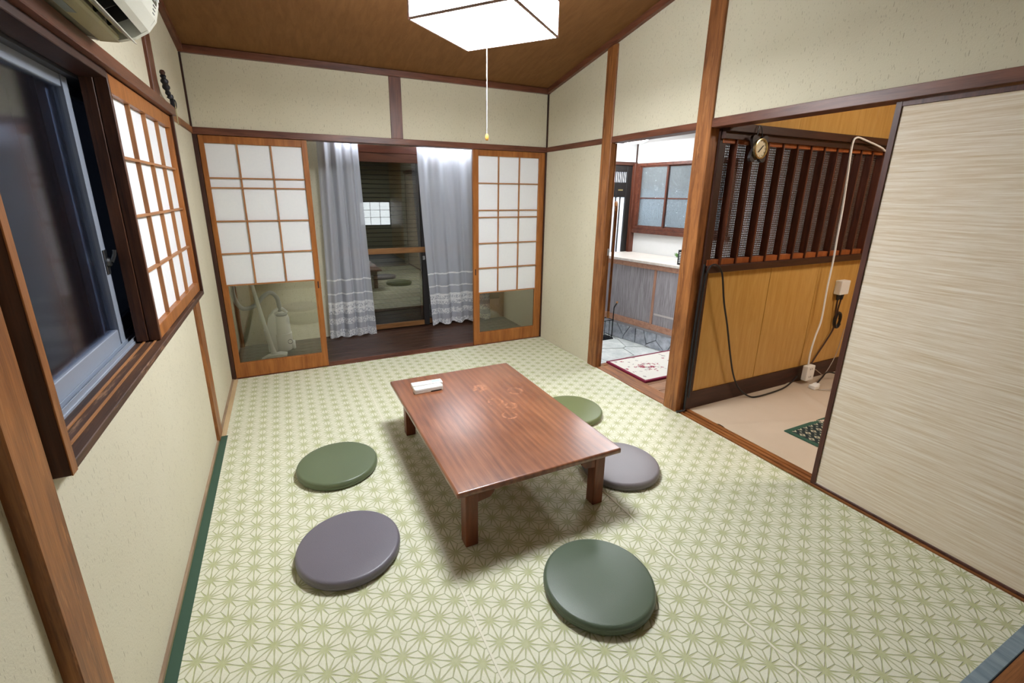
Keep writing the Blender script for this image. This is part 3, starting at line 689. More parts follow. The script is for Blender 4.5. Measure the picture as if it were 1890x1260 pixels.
obj('countertop', B(-0.35, 1.9, -0.03, 0.555, 0.690, 0.720, bev=0.003), wood('pale_counter_wood', s2l(190, 178, 166), s2l(222, 212, 202), 'x', 0.35), CA, xf=G)
sdm = siding_mat('grey_streaked_door', s2l(112, 104, 106), s2l(176, 170, 174))
for u0, u1, nn in [(-0.30, 0.575, 0.022), (0.555, 1.30, 0.010), (1.28, 1.9, 0.022)]:
    p = obj('sliding_door', B(u0, u1, nn, nn + 0.01, 0.0, 0.640), sdm, CA, xf=G)
    if u0 > 0.5 and u0 < 0.6:
        obj('door_stile', B(u0, u0 + 0.03, 0.002, nn + 0.012, 0.0, 0.640, bev=0.001), pkz, CA, xf=G)
        obj('brace', B(0.60, 1.3, 0.006, 0.012, 0.13, 0.150), plain('pale_strip_metal', s2l(190, 180, 176), 0.4), CA, xf=G)
# window in the hall wall
def hallw(ax): return wood('hall_window_wood', s2l(50, 24, 18), s2l(112, 64, 46), ax, 0.4)
hw_ = struct('window_2', MB().box(-0.24, 1.02, 0.535, 0.60, 1.765, 1.80, bev=0.002).box(-0.26, 1.04, 0.515, 0.60, 0.965, 1.010, bev=0.002).box(-0.24, 1.02, 0.535, 0.60, 1.010, 1.045, bev=0.002)
    .box(-0.24, -0.185, 0.535, 0.60, 1.045, 1.765, bev=0.002).box(0.98, 1.02, 0.535, 0.60, 1.045, 1.765, bev=0.002), hallw('x'), 'brown framed hammered glass window over the shoe cabinet', xf=G)
FRO = frosted_mat()
for u0, u1, off in [(-0.185, 0.215, 0.0), (0.19, 0.60, 0.02), (0.58, 0.98, 0.0)]:
    obj('sash', MB().box(u0, u0 + 0.022, 0.545 + off, 0.565 + off, 1.045, 1.765).box(u1 - 0.022, u1, 0.545 + off, 0.565 + off, 1.045, 1.765).box(u0, u1, 0.545 + off, 0.565 + off, 1.383, 1.396)
        .box(u0, u1, 0.545 + off, 0.565 + off, 1.752, 1.765).box(u0, u1, 0.545 + off, 0.565 + off, 1.045, 1.06), hallw('z'), hw_, xf=G)
    for za, zb in ((1.06, 1.383), (1.396, 1.752)): obj('window_pane', B(u0 + 0.02, u1 - 0.02, 0.553 + off, 0.557 + off, za, zb), FRO, hw_, xf=G)
# outside that window: pale siding boards
sd = struct('wall_alley', B(-0.8, 2.6, 1.15, 1.2, -0.3, 2.6), plain('alley_base', s2l(120, 124, 130), 0.8), 'pale blue siding of the next house outside the hall window', xf=G)
for k in range(9):
    m_ = plain('pale_blue_siding', s2l(190, 206, 222), 0.6) if k < 5 else plain('grey_siding', s2l(126, 124, 122), 0.7)
    obj('siding_board', B(-0.8, 2.6, 1.125, 1.15, 0.70 + k * 0.15, 0.845 + k * 0.15, bev=0.004), m_, sd, xf=G)
for u in (0.05, 0.42): obj('drain_pipe', MB().cyl((u, 0.95, 0.6), (u, 0.95, 2.2), 0.012), plain('dark_pipe', s2l(60, 60, 64), 0.5), sd, xf=G)
# entrance door wall
DY = 4.40
struct('wall_entrance', MB().box(HW - 0.05, 4.62, DY, DY + 0.08, 1.80, 2.2).box(HW - 0.05, 3.2, DY, DY + 0.08, GZ - 0.02, 1.80), plain('white_hall_wall', s2l(212, 211, 208), 0.9), 'white wall over the entrance door')
struct('wall_hall_left', B(HW, HW + 0.015, 2.78, DY, GZ - 0.02, 2.2), plain('white_hall_wall', s2l(212, 211, 208), 0.9), 'white hall side of the room wall')
struct('ceiling_hall', B(HW - 0.0, 5.4, 1.84, DY + 0.1, 2.035, 2.07), plain('white_hall_ceiling', s2l(232, 230, 228), 0.9), 'low white ceiling of the hall')
trim(B(4.50, 4.58, DY - 0.06, DY + 0.02, GZ, 1.80, bev=0.003), hallw('z'), 'brown corner post beside the entrance door')
trim(B(3.2, 4.62, DY - 0.03, DY + 0.02, 1.775, 1.815, bev=0.002), dark_w('x'), 'dark lintel over the entrance door')
trim(B(4.555, 4.575, DY - 0.02, DY, 1.815, 2.035), dark_w('z'), 'thin dark strip in the hall corner above the door')
ed = struct('door_4', MB().box(4.425, 4.50, DY - 0.015, DY + 0.03, GZ, 1.775, bev=0.002).box(3.6, 4.425, DY - 0.015, DY + 0.03, 1.70, 1.775, bev=0.002).box(3.6, 4.425, DY - 0.015, DY + 0.03, 1.40, 1.575, bev=0.002).box(3.6, 3.66, DY - 0.015, DY + 0.03, GZ, 1.775).box(3.66, 4.425, DY - 0.015, DY + 0.03, GZ, 0.30), plain('black_door_metal', s2l(36, 32, 30), 0.4, 0.2), 'black entrance door with slatted frosted lights')
for x in [3.74 + i * 0.068 for i in range(10)]:
    obj('door_bar', MB().box(x - 0.005, x + 0.005, DY - 0.006, DY + 0.02, 0.30, 1.40), plain('black_door_metal', s2l(36, 32, 30), 0.4, 0.2), ed)
for x in [3.70 + i * 0.028 for i in range(26)]:
    obj('door_bar', MB().box(x - 0.003, x + 0.003, DY - 0.006, DY + 0.02, 1.575, 1.70), plain('black_door_metal', s2l(36, 32, 30), 0.4, 0.2), ed)
FR2 = bpy.data.materials.new('milk_glass'); FR2.use_nodes = True
nt = FR2.node_tree; tr_ = nt.nodes.new('ShaderNodeBsdfTranslucent'); tr_.inputs[0].default_value = (0.95, 0.97, 1, 1); mx_ = nt.nodes.new('ShaderNodeMixShader'); mx_.inputs[0].default_value = 0.7
FR2.node_tree.nodes['Principled BSDF'].inputs['Base Color'].default_value = (0.9, 0.92, 0.95, 1)
nt.links.new(nt.nodes['Principled BSDF'].outputs[0], mx_.inputs[1]); nt.links.new(tr_.outputs[0], mx_.inputs[2]); nt.links.new(mx_.outputs[0], nt.nodes['Material Output'].inputs[0])
obj('door_glass', B(3.66, 4.425, DY + 0.008, DY + 0.013, 0.30, 1.40).box(3.66, 4.425, DY + 0.008, DY + 0.013, 1.575, 1.70), FR2, ed)
obj('letter_plate', B(4.30, 4.37, DY - 0.020, DY - 0.014, 1.475, 1.492, bev=0.001), plain('brass_plate', s2l(190, 170, 120), 0.3, 0.8), ed, label='small brass plate')
hl = thing('hall_lamp', (4.08, 3.92, 2.035), 'round white ceiling lamp glowing in the hall', 'lamp')
obj('lamp_base', MB().lathe([(0, 0), (0.16, 0), (0.16, -0.012), (0, -0.012)], (4.08, 3.92, 2.035), 40), WHITEP, hl)
obj('lamp_cover', MB().lathe([(0.155, -0.012), (0.150, -0.035), (0.11, -0.055), (0.05, -0.064), (0, -0.066)], (4.08, 3.92, 2.035), 40), emis('hall_lamp_cover', (0.90, 0.95, 1.0), HALL_L * 0.25), hl, smooth=True)
h2 = thing('hall_lamp', (3.75, 2.85, 2.035), 'second round ceiling lamp of the hall, hidden above the doorway lintel', 'lamp')
obj('lamp_base', MB().lathe([(0, 0), (0.16, 0), (0.16, -0.012), (0, -0.012)], (3.75, 2.85, 2.035), 40), WHITEP, h2)
obj('lamp_cover', MB().lathe([(0.155, -0.012), (0.150, -0.035), (0.11, -0.055), (0.05, -0.064), (0, -0.066)], (3.75, 2.85, 2.035), 40), emis('hall_lamp_cover_b', (0.90, 0.95, 1.0), HALL_L * 0.25), h2, smooth=True)
# hall things
rg = thing('hall_rug', (2.945, 2.232, -0.004), 'cream hall rug with burgundy border and flowers on the wooden step', 'rug')
obj('pile', B(2.965, 3.72, 2.252, 2.700, -0.004, 0.012, bev=0.004, seg=2), rug_cream_mat(), rg)
obj('border', MB().box(2.945, 3.74, 2.230, 2.254, -0.004, 0.013, bev=0.004, seg=2).box(2.945, 3.74, 2.698, 2.720, -0.004, 0.013, bev=0.004, seg=2).box(2.945, 2.968, 2.254, 2.698, -0.004, 0.013, bev=0.004, seg=2).box(3.718, 3.74, 2.254, 2.698, -0.004, 0.013, bev=0.004, seg=2), plain('burgundy_pile', s2l(122, 22, 52), 0.95), rg, label='burgundy border')
cn = thing('walking_cane', (2.965, 2.76, 0.38), 'brown wooden walking cane hanging by the hall doorway post', 'cane')
obj('shaft', MB().cyl((2.955, 2.755, 1.30), (2.955, 2.755, 0.46), 0.012, 0.011, 12), post_w('z'), cn, smooth=True)
obj('crook', MB().tube([(2.955, 2.755, 1.29), (2.955, 2.755, 1.335), (2.940, 2.74, 1.365), (2.915, 2.715, 1.362), (2.903, 2.70, 1.335)], 0.012, 10), wood('light_cane_wood', s2l(170, 110, 60), s2l(206, 150, 96), 'z', 0.35), cn, smooth=True)
obj('ferrule', MB().cyl((2.955, 2.755, 0.46), (2.955, 2.755, 0.40), 0.013, 0.012, 12), wood('light_cane_wood', s2l(170, 110, 60), s2l(206, 150, 96), 'z', 0.35), cn, smooth=True)
us = thing('umbrella_stand', (3.86, 3.93, GZ), 'black wire umbrella stand on the entrance stone floor', 'stand')
um = plain('black_wire', s2l(20, 20, 24), 0.4, 0.5)
obj('base_tray', B(3.70, 3.985, 3.88, 4.03, GZ, GZ + 0.018, bev=0.003), um, us)
for z in (0.04, 0.24):
    t_ = GZ + z
    obj('wire_ring', MB().tube([(3.71, 3.89, t_), (3.975, 3.89, t_)], 0.004).tube([(3.975, 3.89, t_), (3.975, 4.02, t_)], 0.004).tube([(3.975, 4.02, t_), (3.71, 4.02, t_)], 0.004).tube([(3.71, 4.02, t_), (3.71, 3.89, t_)], 0.004), um, us)
obj('upright', MB().tube([(3.975, 3.90, GZ + 0.02), (3.975, 3.90, GZ + 0.36), (3.985, 3.90, GZ + 0.40), (4.01, 3.90, GZ + 0.44)], 0.006, 8), um, us)
for x in (3.78, 3.85, 3.92): obj('wire', MB().cyl((x, 3.89, GZ + 0.015), (x, 3.89, GZ + 0.24), 0.003, n=8), um, us)
obj('knob', MB().lathe([(0, -0.014), (0.010, -0.010), (0.014, 0), (0.010, 0.010), (0, 0.014)], (4.015, 3.90, GZ + 0.452), 16), wood('light_cane_wood', s2l(170, 110, 60), s2l(206, 150, 96), 'z', 0.35), us, smooth=True)
# plant and black rack on the counter
def Gp(u, n, z): return G @ Vector((u, n, z))
pt = thing('potted_plant', Gp(0.70, 0.20, 0.72), 'small green plant on the shoe cabinet beside the black rack', 'plant')
obj('pot', MB().lathe([(0, 0), (0.028, 0), (0.036, 0.055), (0.032, 0.055), (0.028, 0.045), (0, 0.045)], Gp(0.70, 0.20, 0.72), 20), WHITEP, pt, smooth=True)
lm_ = plain('leaf_green', s2l(92, 140, 62), 0.5)
c0 = Gp(0.70, 0.20, 0.765)
for k in range(14):
    a = k * 2.4; e = 0.5 + 0.5 * math.sin(k * 1.7); L = 0.045 + 0.02 * math.sin(k * 3.1)
    dr = Vector((math.cos(a), math.sin(a), 0.5 + e * 0.8)).normalized(); tip = c0 + dr * (0.03 + L); st = c0 + dr * 0.022; sd_ = dr.cross(Vector((0, 0, 1))).normalized() * 0.014
    mb = MB(); mid = (st + tip) / 2 + Vector((0, 0, 0.006)); vs = [mb.bm.verts.new(p_) for p_ in (c0, st - sd_ * 0.3, mid - sd_, tip, mid + sd_, st + sd_ * 0.3)]
    mb.bm.faces.new(vs); obj('leaf', mb, lm_, pt)
rk = thing('letter_rack', Gp(0.85, 0.10, 0.72), 'black framed rack with white slats standing on the shoe cabinet', 'rack')
obj('frame', MB().box(0.795, 0.803, 0.04, 0.13, 0.72, 0.875).box(0.795, 0.93, 0.04, 0.05, 0.72, 0.735).box(0.795, 0.93, 0.04, 0.05, 0.862, 0.875).box(0.922, 0.93, 0.04, 0.13, 0.72, 0.875).box(0.795, 0.93, 0.12, 0.13, 0.72, 0.875), BLACKP, rk, xf=G)
for k in range(7): obj('slat', B(0.805, 0.92, 0.045, 0.05, 0.742 + k * 0.017, 0.750 + k * 0.017), WHITEP, rk, xf=G)
obj_l = obj('latch_plate', B(W + 0.030, W + 0.044, 2.6630, 2.6655, 0.955, 1.008, bev=0.0005), plain('latch_steel', s2l(200, 200, 196), 0.35, 0.6), None, 'small steel latch plate on the far doorway jamb', 'latch plate')

# ================================================================== NEXT ROOM (through wide opening)
PY = 1.77
cf = struct('floor_next_room', MB().quadgrid(lambda u, v: Vector((W + 0.10 + u * 3.0, -1.9 + v * (PY + 1.9),
      0.0 + 0.011 * math.exp(-((0.35 * (W + 0.1 + u * 3.0 - 3.1) + (-1.9 + v * (PY + 1.9)) - 1.42) / 0.03) ** 2) + 0.009 * math.exp(-(((W + 0.1 + u * 3.0) - 3.9 - 0.5 * (-1.9 + v * (PY + 1.9) - 1.6)) / 0.03) ** 2))), 150, 150), carpet_mat(), 'beige carpet floor of the next room', smooth=True)
pl = struct('wall_partition', B(W + 0.10, 5.8, PY + 0.012, PY + 0.05, -0.02, 1.0).box(W + 0.10, 5.8, PY + 0.012, PY + 0.05, 1.80, 2.5), dark_w('z'), 'plywood wainscot wall between next room and hall')
ply = wood('honey_plywood', s2l(190, 144, 72), s2l(216, 174, 104), 'z', 0.35, fine=0.4)
edges = [2.90, 3.545, 4.10, 4.66, 5.22, 5.78]
for a, b2 in zip(edges, edges[1:]): obj('panel', B(a + 0.0025, b2 - 0.0025, PY - 0.004, PY + 0.012, 0.12, 0.955, bev=0.001), ply, pl)
e2 = [2.88, 3.58, 4.20, 4.42, 5.1, 5.78]
for a, b2 in zip(e2, e2[1:]): obj('panel', B(a + 0.001, b2 - 0.001, PY - 0.004, PY + 0.012, 1.830, 2.5, bev=0.001), ply, pl)
obj('skirting', B(2.87, 5.8, PY - 0.016, PY + 0.012, 0.0, 0.125, bev=0.002), dark_w('x'), pl)
obj('top_rail', B(2.862, 5.8, PY - 0.05, PY + 0.03, 0.955, 1.000, bev=0.003), dark_w('x'), pl)
obj('end_stile', B(W + 0.056, W + 0.115, PY - 0.019, PY + 0.03, 0.0, 1.80, bev=0.003), dark_w('z'), pl)
# lattice transom
la = struct('window_3', MB().box(2.862, 5.8, PY - 0.07, PY + 0.03, 1.782, 1.828, bev=0.002).box(2.862, 5.8, PY - 0.045, PY + 0.03, 1.745, 1.782), dark_w('x'), 'dark slatted lattice opening with woven mesh above the plywood wainscot')
orw = wood('orange_lattice_wood', s2l(120, 58, 26), s2l(176, 100, 54), 'z', 0.4)
dlw = wood('dark_lattice_wood', s2l(58, 26, 14), s2l(104, 54, 32), 'z', 0.45)
n = 0; xs = 2.925 + 0.06
sx_ = [2.985 + 0.1435 * i for i in range(-1, 14)]
for i, x in enumerate(sx_):
    if x < 2.93: continue
    obj('slat', B(x - 0.006, x + 0.006, PY - 0.034, PY + 0.015, 1.000, 1.760, bev=0.001), dlw, la)
for a, b2 in zip(sx_, sx_[1:]):
    obj('filler_block', B(max(a, 2.87) + 0.006, b2 - 0.006, PY - 0.024, PY + 0.01, 1.000, 1.036, bev=0.001), orw, la)
    obj('filler_block', B(max(a, 2.87) + 0.006, b2 - 0.006, PY - 0.024, PY + 0.01, 1.722, 1.752, bev=0.001), orw, la)
msh = MB(); x = 2.87
while x < 5.0: msh.box(x, x + 0.0052, PY + 0.018, PY + 0.022, 1.0, 1.76); x += 0.0130
z = 1.005
while z < 1.76: msh.box(2.87, 5.0, PY + 0.0165, PY + 0.0205, z, z + 0.0055); z += 0.0145
obj('woven_mesh', msh, wood('mesh_brown', s2l(56, 36, 22), s2l(96, 66, 42), 'z', 0.5), la, kind='stuff')
struct('wall_next_room_far', B(5.8, 5.86, -1.9, PY + 0.1, -0.02, 2.5), ply, 'plywood far wall of the next room')
struct('wall_next_room_near', B(W + 0.10, 5.8, -1.96, -1.9, -0.02, 2.5), ply, 'plywood near wall of the next room')
struct('wall_next_room_left', B(W + 0.095, W + 0.13, -1.9, -0.12, -0.02, 2.5), ply, 'plywood left wall of the next room')
struct('ceiling_next_room', B(W + 0.05, 5.8, -1.96, PY + 0.1, 2.5, 2.54), ceil_mat, 'board ceiling of the next room')
nl = thing('next_room_lamp', (4.1, 0.2, 2.5), 'square ceiling lamp of the next room, out of sight behind the screen', 'lamp')
obj('shade', B(3.85, 4.35, -0.05, 0.45, 2.38, 2.46), emis('next_room_lamp_light', (1.0, 0.94, 0.84), NEXT_L), nl)
obj('base', B(4.0, 4.2, 0.1, 0.3, 2.46, 2.5), WHITEP, nl)
# fusuma
fu = struct('door_5', B(W + 0.020, W + 0.032, -0.085, 0.862, 0.012, 1.785), fusuma_mat(), 'large sliding screen covered in streaked tan paper with a thin dark frame')
obj('frame', MB().box(W + 0.014, W + 0.036, 0.858, 0.880, 0.004, 1.797, bev=0.001).box(W + 0.014, W + 0.036, -0.10, 0.858, 1.778, 1.797, bev=0.001).box(W + 0.014, W + 0.036, -0.10, 0.858, 0.004, 0.016, bev=0.001).box(W + 0.014, W + 0.036, -0.10, -0.085, 0.004, 1.797, bev=0.001), wood('worn_black_frame', s2l(52, 26, 22), s2l(98, 58, 46), 'z', 0.4), fu)
# green rug
gr = thing('green_rug', (3.2, 0.7, 0.0), 'dark green patterned rug corner on the beige carpet beside the tan screen', 'rug')
obj('field', B(3.232, 3.90, 0.60, 1.252, 0.001, 0.008, bev=0.002), green_rug_mat(), gr)
gm = plain('green_rug_border', s2l(52, 84, 66), 0.95)
obj('border', MB().box(3.205, 3.90, 1.250, 1.280, 0.001, 0.009, bev=0.002).box(3.205, 3.234, 0.60, 1.250, 0.001, 0.009, bev=0.002), gm, gr, label='plain green border')
# dial thermometer hanging on the lattice
dl = thing('hanging_dial', (3.105, PY - 0.09, 1.63), 'round cream dial in a dark four-cornered mount hanging before the slatted lattice', 'clock')
pts = []
for k in range(40):
    t = 2 * math.pi * k / 40
    r = 0.070 + 0.020 * math.cos(4 * (t - math.pi / 4)); pts.append((r * math.cos(t), r * math.sin(t) * 1.08))
obj('mount', MB().ngon_prism(pts, lambda u, v, w_: Vector((3.105 + u, w_, 1.695 + v)), PY - 0.092, PY - 0.074), plain('dark_leather', s2l(34, 24, 22), 0.5), dl)
obj('rim', MB().lathe([(0.050, 0), (0.057, 0), (0.057, -0.014), (0.051, -0.016), (0.050, -0.008)], (3.105, PY - 0.092, 1.695), 40, 'y'), plain('brass_rim', s2l(200, 180, 130), 0.25, 0.9), dl, smooth=True)
obj('dial_face', MB().lathe([(0, -0.006), (0.051, -0.006), (0.051, 0)], (3.105, PY - 0.092, 1.695), 40, 'y'), plain('cream_dial', s2l(232, 222, 190), 0.4), dl)
obj('needle', MB().ngon_prism([(-0.018, -0.020), (-0.014, -0.022), (0.024, 0.016), (0.021, 0.020)], lambda u, v, w_: Vector((3.105 + u, w_, 1.695 + v)), PY - 0.101, PY - 0.0995), BLACKP, dl)
for k in range(12):
    t = k * math.pi / 6; obj('tick', MB().box(-0.001, 0.001, -0.0005, 0.0005, 0.039, 0.046), BLACKP, dl, xf=Matrix.Translation((3.105, PY - 0.0992, 1.695)) @ Matrix.Rotation(t, 4, 'Y'))
obj('cord', MB().tube([(3.080, PY - 0.083, 1.745), (3.083, PY - 0.083, 1.80), (3.092, PY - 0.080, 1.825)], 0.003, 6).tube([(3.130, PY - 0.083, 1.745), (3.115, PY - 0.083, 1.80), (3.100, PY - 0.080, 1.825)], 0.003, 6), BLACKP, dl)
# cords
tp = thing('extension_cord', (4.10, PY - 0.07, 0.05), 'white extension cord hanging from the lattice beam with its socket block', 'cord')
obj('cord', MB().tube([(4.60, PY - 0.08, 1.735), (4.47, PY - 0.08, 1.743), (4.40, PY - 0.08, 1.765), (4.20, PY - 0.08, 1.80), (4.085, PY - 0.08, 1.812), (4.050, PY - 0.08, 1.76), (4.082, PY - 0.075, 1.545), (4.111, PY - 0.07, 1.362), (4.122, PY - 0.07, 1.134), (4.131, PY - 0.07, 0.976), (4.129, PY - 0.07, 0.773), (4.140, PY - 0.07, 0.519), (4.108, PY - 0.07, 0.393), (4.088, PY - 0.07, 0.263), (4.095, PY - 0.07, 0.155)], 0.0065, 8), WHITEP, tp, smooth=True)
obj('socket_block', B(4.055, 4.150, PY - 0.095, PY - 0.055, 0.035, 0.155, bev=0.006, seg=2), WHITEP, tp)
for z in (0.060, 0.125): obj('socket_slot', MB().box(4.088, 4.093, PY - 0.0955, PY - 0.094, z, z + 0.012).box(4.108, 4.113, PY - 0.0955, PY - 0.094, z, z + 0.012), BLACKP, tp)
ou = thing('wall_outlet', (4.42, PY - 0.03, 0.69), 'white outlet box with black plugs on the plywood wainscot beside the tan screen', 'outlet')
obj('box', B(4.345, 4.455, PY - 0.055, PY - 0.004, 0.69, 0.80, bev=0.006, seg=2), WHITEP, ou)
for x in (4.375, 4.42): obj('plug', MB().cyl((x, PY - 0.030, 0.690), (x, PY - 0.030, 0.645), 0.016, 0.010, 12), BLACKP, ou, smooth=True)
bc = thing('coiled_cord', (4.44, PY - 0.03, 0.42), 'black coiled cord hanging under the white outlet box', 'cord')
obj('leads', MB().tube([(4.375, PY - 0.03, 0.645), (4.385, PY - 0.03, 0.56), (4.40, PY - 0.03, 0.50), (4.405, PY - 0.03, 0.42), (4.37, PY - 0.03, 0.35), (4.25, PY - 0.03, 0.20), (4.19, PY - 0.035, 0.135)], 0.006, 8).tube([(4.42, PY - 0.03, 0.645), (4.41, PY - 0.03, 0.56), (4.42, PY - 0.035, 0.52)], 0.006, 8), plain('brown_cord', s2l(58, 30, 20), 0.45), bc, smooth=True)
cp = []
for k in range(60):
    t = k * 2 * math.pi / 12; cp.append((4.435 + (0.036 + 0.002 * math.sin(k * 1.3)) * math.cos(t), PY - 0.03 - 0.0035 * (k / 12 - 2.5), 0.475 + (0.062 + 0.003 * math.sin(k)) * math.sin(t)))
obj('coil', MB().tube(cp, 0.006, 6, 2), BLACKP, bc, smooth=True)
kc = thing('black_cable', (2.93, PY - 0.06, 0), 'black cable drooping along the plywood wainscot to the floor', 'cable')
obj('cable', MB().tube([(2.866, PY - 0.030, 0.10), (2.866, PY - 0.030, 0.50), (2.866, PY - 0.034, 0.90), (2.856, PY - 0.062, 0.985), (2.872, PY - 0.065, 1.008), (2.92, PY - 0.065, 1.006), (2.975, PY - 0.065, 0.95), (3.035, PY - 0.062, 0.76), (3.107, PY - 0.058, 0.588), (3.187, PY - 0.05, 0.384), (3.263, PY - 0.045, 0.21), (3.345, PY - 0.045, 0.09), (3.45, PY - 0.06, 0.012), (3.521, PY - 0.09, 0.010), (3.80, PY - 0.075, 0.009), (3.96, PY - 0.050, 0.03), (4.03, PY - 0.040, 0.060)], 0.006, 8), BLACKP, kc, smooth=True)
k2 = obj('black_cable', MB().tube([(2.848, PY - 0.030, 1.01), (2.848, PY - 0.018, 0.5), (2.848, PY - 0.022, 0.05), (2.835, PY - 0.035, 0.016), (2.80, PY - 0.030, 0.012), (2.775, PY - 0.022, 0.010)], 0.007, 8), BLACKP, None, 'black cable running down the dark stile to the foot of the post', 'cable', smooth=True)
ww = obj('wire_bundle', MB().tube([(4.06, 1.565, 0.012), (4.12, 1.52, 0.010), (4.25, 1.46, 0.009), (4.4, 1.45, 0.009)], 0.0025, 6).tube([(4.05, 1.57, 0.012), (4.10, 1.55, 0.010), (4.22, 1.53, 0.009), (4.4, 1.50, 0.009)], 0.0025, 6)
    .tube([(4.16, PY - 0.06, 0.10), (4.22, PY - 0.06, 0.095), (4.30, PY - 0.06, 0.05), (4.36, PY - 0.06, 0.03), (4.46, PY - 0.06, 0.18), (4.50, PY - 0.06, 0.4)], 0.003, 6), plain('grey_wire', s2l(170, 160, 150), 0.5), None, 'thin grey wires lying on the carpet by the skirting', 'wires', smooth=True)
cn2 = thing('cord_connector', (4.08, 1.61, 0.002), 'small white connector with a short black lead on the carpet', 'connector')
obj('shell', B(4.03, 4.09, 1.585, 1.635, 0.002, 0.030, bev=0.006, seg=2).box(4.085, 4.125, 1.60, 1.64, 0.002, 0.034, bev=0.006), WHITEP, cn2)
obj('lead', MB().tube([(4.11, 1.62, 0.028), (4.20, 1.64, 0.055), (4.32, 1.66, 0.075), (4.5, 1.60, 0.02)], 0.006, 8), BLACKP, cn2, smooth=True)

# ================================================================== ROOM BEHIND THE CAMERA
struct('floor_rear', B(-0.6, W + 0.50, -3.2, -0.10, -0.06, -0.02), dark_w('y'), 'dark plank floor behind the camera')
RW = plain('rear_plaster', s2l(170, 164, 140), 0.9)
struct('wall_rear', MB().box(-0.6, 3.6, -3.28, -3.2, -0.02, 3.0), RW, 'plain wall at the far end behind the camera')
struct('wall_rear_left', B(-0.68, -0.6, -3.2, -0.2, -0.02, 3.2), RW, 'left wall behind the camera')
struct('wall_rear_right', B(W + 0.50, W + 0.56, -3.2, -1.96, -0.02, 3.2), RW, 'right wall behind the camera')
struct('ceiling_rear', B(-0.68, W + 0.5, -3.28, -0.30, 3.08, 3.12), ceil_mat, 'board ceiling behind the camera')
lw = struct('window_4', MB().box(2.34, 3.16, -3.2, -3.17, 0.575, 0.61).box(2.34, 3.16, -3.2, -3.17, 1.19, 1.225).box(2.34, 2.37, -3.2, -3.17, 0.61, 1.19).box(3.13, 3.16, -3.2, -3.17, 0.61, 1.19), dark_w('x'), 'lit paper window in the wall behind the camera')
LITP = emis('lit_paper', (0.88, 0.94, 1.0), 5.0)
obj('lit_pane', B(2.37, 3.13, -3.195, -3.19, 0.61, 1.19), LITP, lw)
obj('lattice', MB().box(2.62, 2.63, -3.188, -3.178, 0.61, 1.19).box(2.87, 2.88, -3.188, -3.178, 0.61, 1.19).box(2.37, 3.13, -3.188, -3.178, 0.80, 0.81).box(2.37, 3.13, -3.188, -3.178, 0.99, 1.0), dark_w('x'), lw)

# ================================================================== CEILING LAMP
LC = Vector((1.42, 1.872, 2.137)); s_ = 0.25; LR = Matrix.Translation(LC) @ Matrix.Rotation(R_(37.9), 4, 'Z')
lt = thing('pendant_lamp', LC, 'square white paper-sided pendant lamp hanging under the sloping ceiling', 'lamp')
LE = emis('lamp_light', (0.90, 0.95, 1.0), LAMP_L)
LES = emis('lamp_side_light', (0.90, 0.95, 1.0), LAMP_L * 0.42)
obj('bottom_panel', B(-s_ + 0.006, s_ - 0.006, -s_ + 0.006, s_ - 0.006, 0.002, 0.008), LE, lt, xf=LR)
for a in range(4):
    rr = LR @ Matrix.Rotation(a * math.pi / 2, 4, 'Z')
    obj('side_panel', B(-s_ + 0.006, s_ - 0.006, s_ - 0.008, s_ - 0.004, 0.010, 0.148), LES, lt, xf=rr)
frm = wood('lamp_frame_wood', s2l(150, 120, 112), s2l(190, 160, 150), 'x', 0.4)
mb = MB()
for a, b2 in [(-s_, -s_ + 0.008), (s_ - 0.008, s_)]:
    for z0 in (0.0, 0.146):
        mb.box(a, b2, -s_, s_, z0, z0 + 0.009); mb.box(-s_, s_, a, b2, z0, z0 + 0.009)
    for c, d in [(-s_, -s_ + 0.008), (s_ - 0.008, s_)]: mb.box(a, b2, c, d, 0.0, 0.155)
obj('frame', mb, frm, lt, xf=LR)
obj('top_cover', B(-s_ + 0.01, s_ - 0.01, -s_ + 0.01, s_ - 0.01, 0.150, 0.153), WHITEP, lt, xf=LR)
obj('hanging_rod', MB().cyl(LC + Vector((0, 0, 0.153)), (LC.x, LC.y, cz(LC.y) + 0.0), 0.012, n=12), WHITEP, lt)
obj('ceiling_cap', MB().lathe([(0, 0), (0.05, 0), (0.045, -0.03), (0, -0.035)], (LC.x, LC.y, cz(LC.y) - 0.004), 24), WHITEP, lt)
obj('pull_cord', MB().cyl(LC, (LC.x, LC.y, 1.700), 0.0017, n=8), plain('pale_cord', s2l(200, 200, 205), 0.6), lt)
obj('pull_knob', MB().lathe([(0, 0.032), (0.004, 0.030), (0.0075, 0.022), (0.0085, 0.010), (0.006, 0.001), (0, 0)], (LC.x, LC.y, 1.668), 16), wood('knob_wood', s2l(190, 130, 50), s2l(224, 170, 90), 'z', 0.4), lt, smooth=True, label='small yellow wooden pull knob')

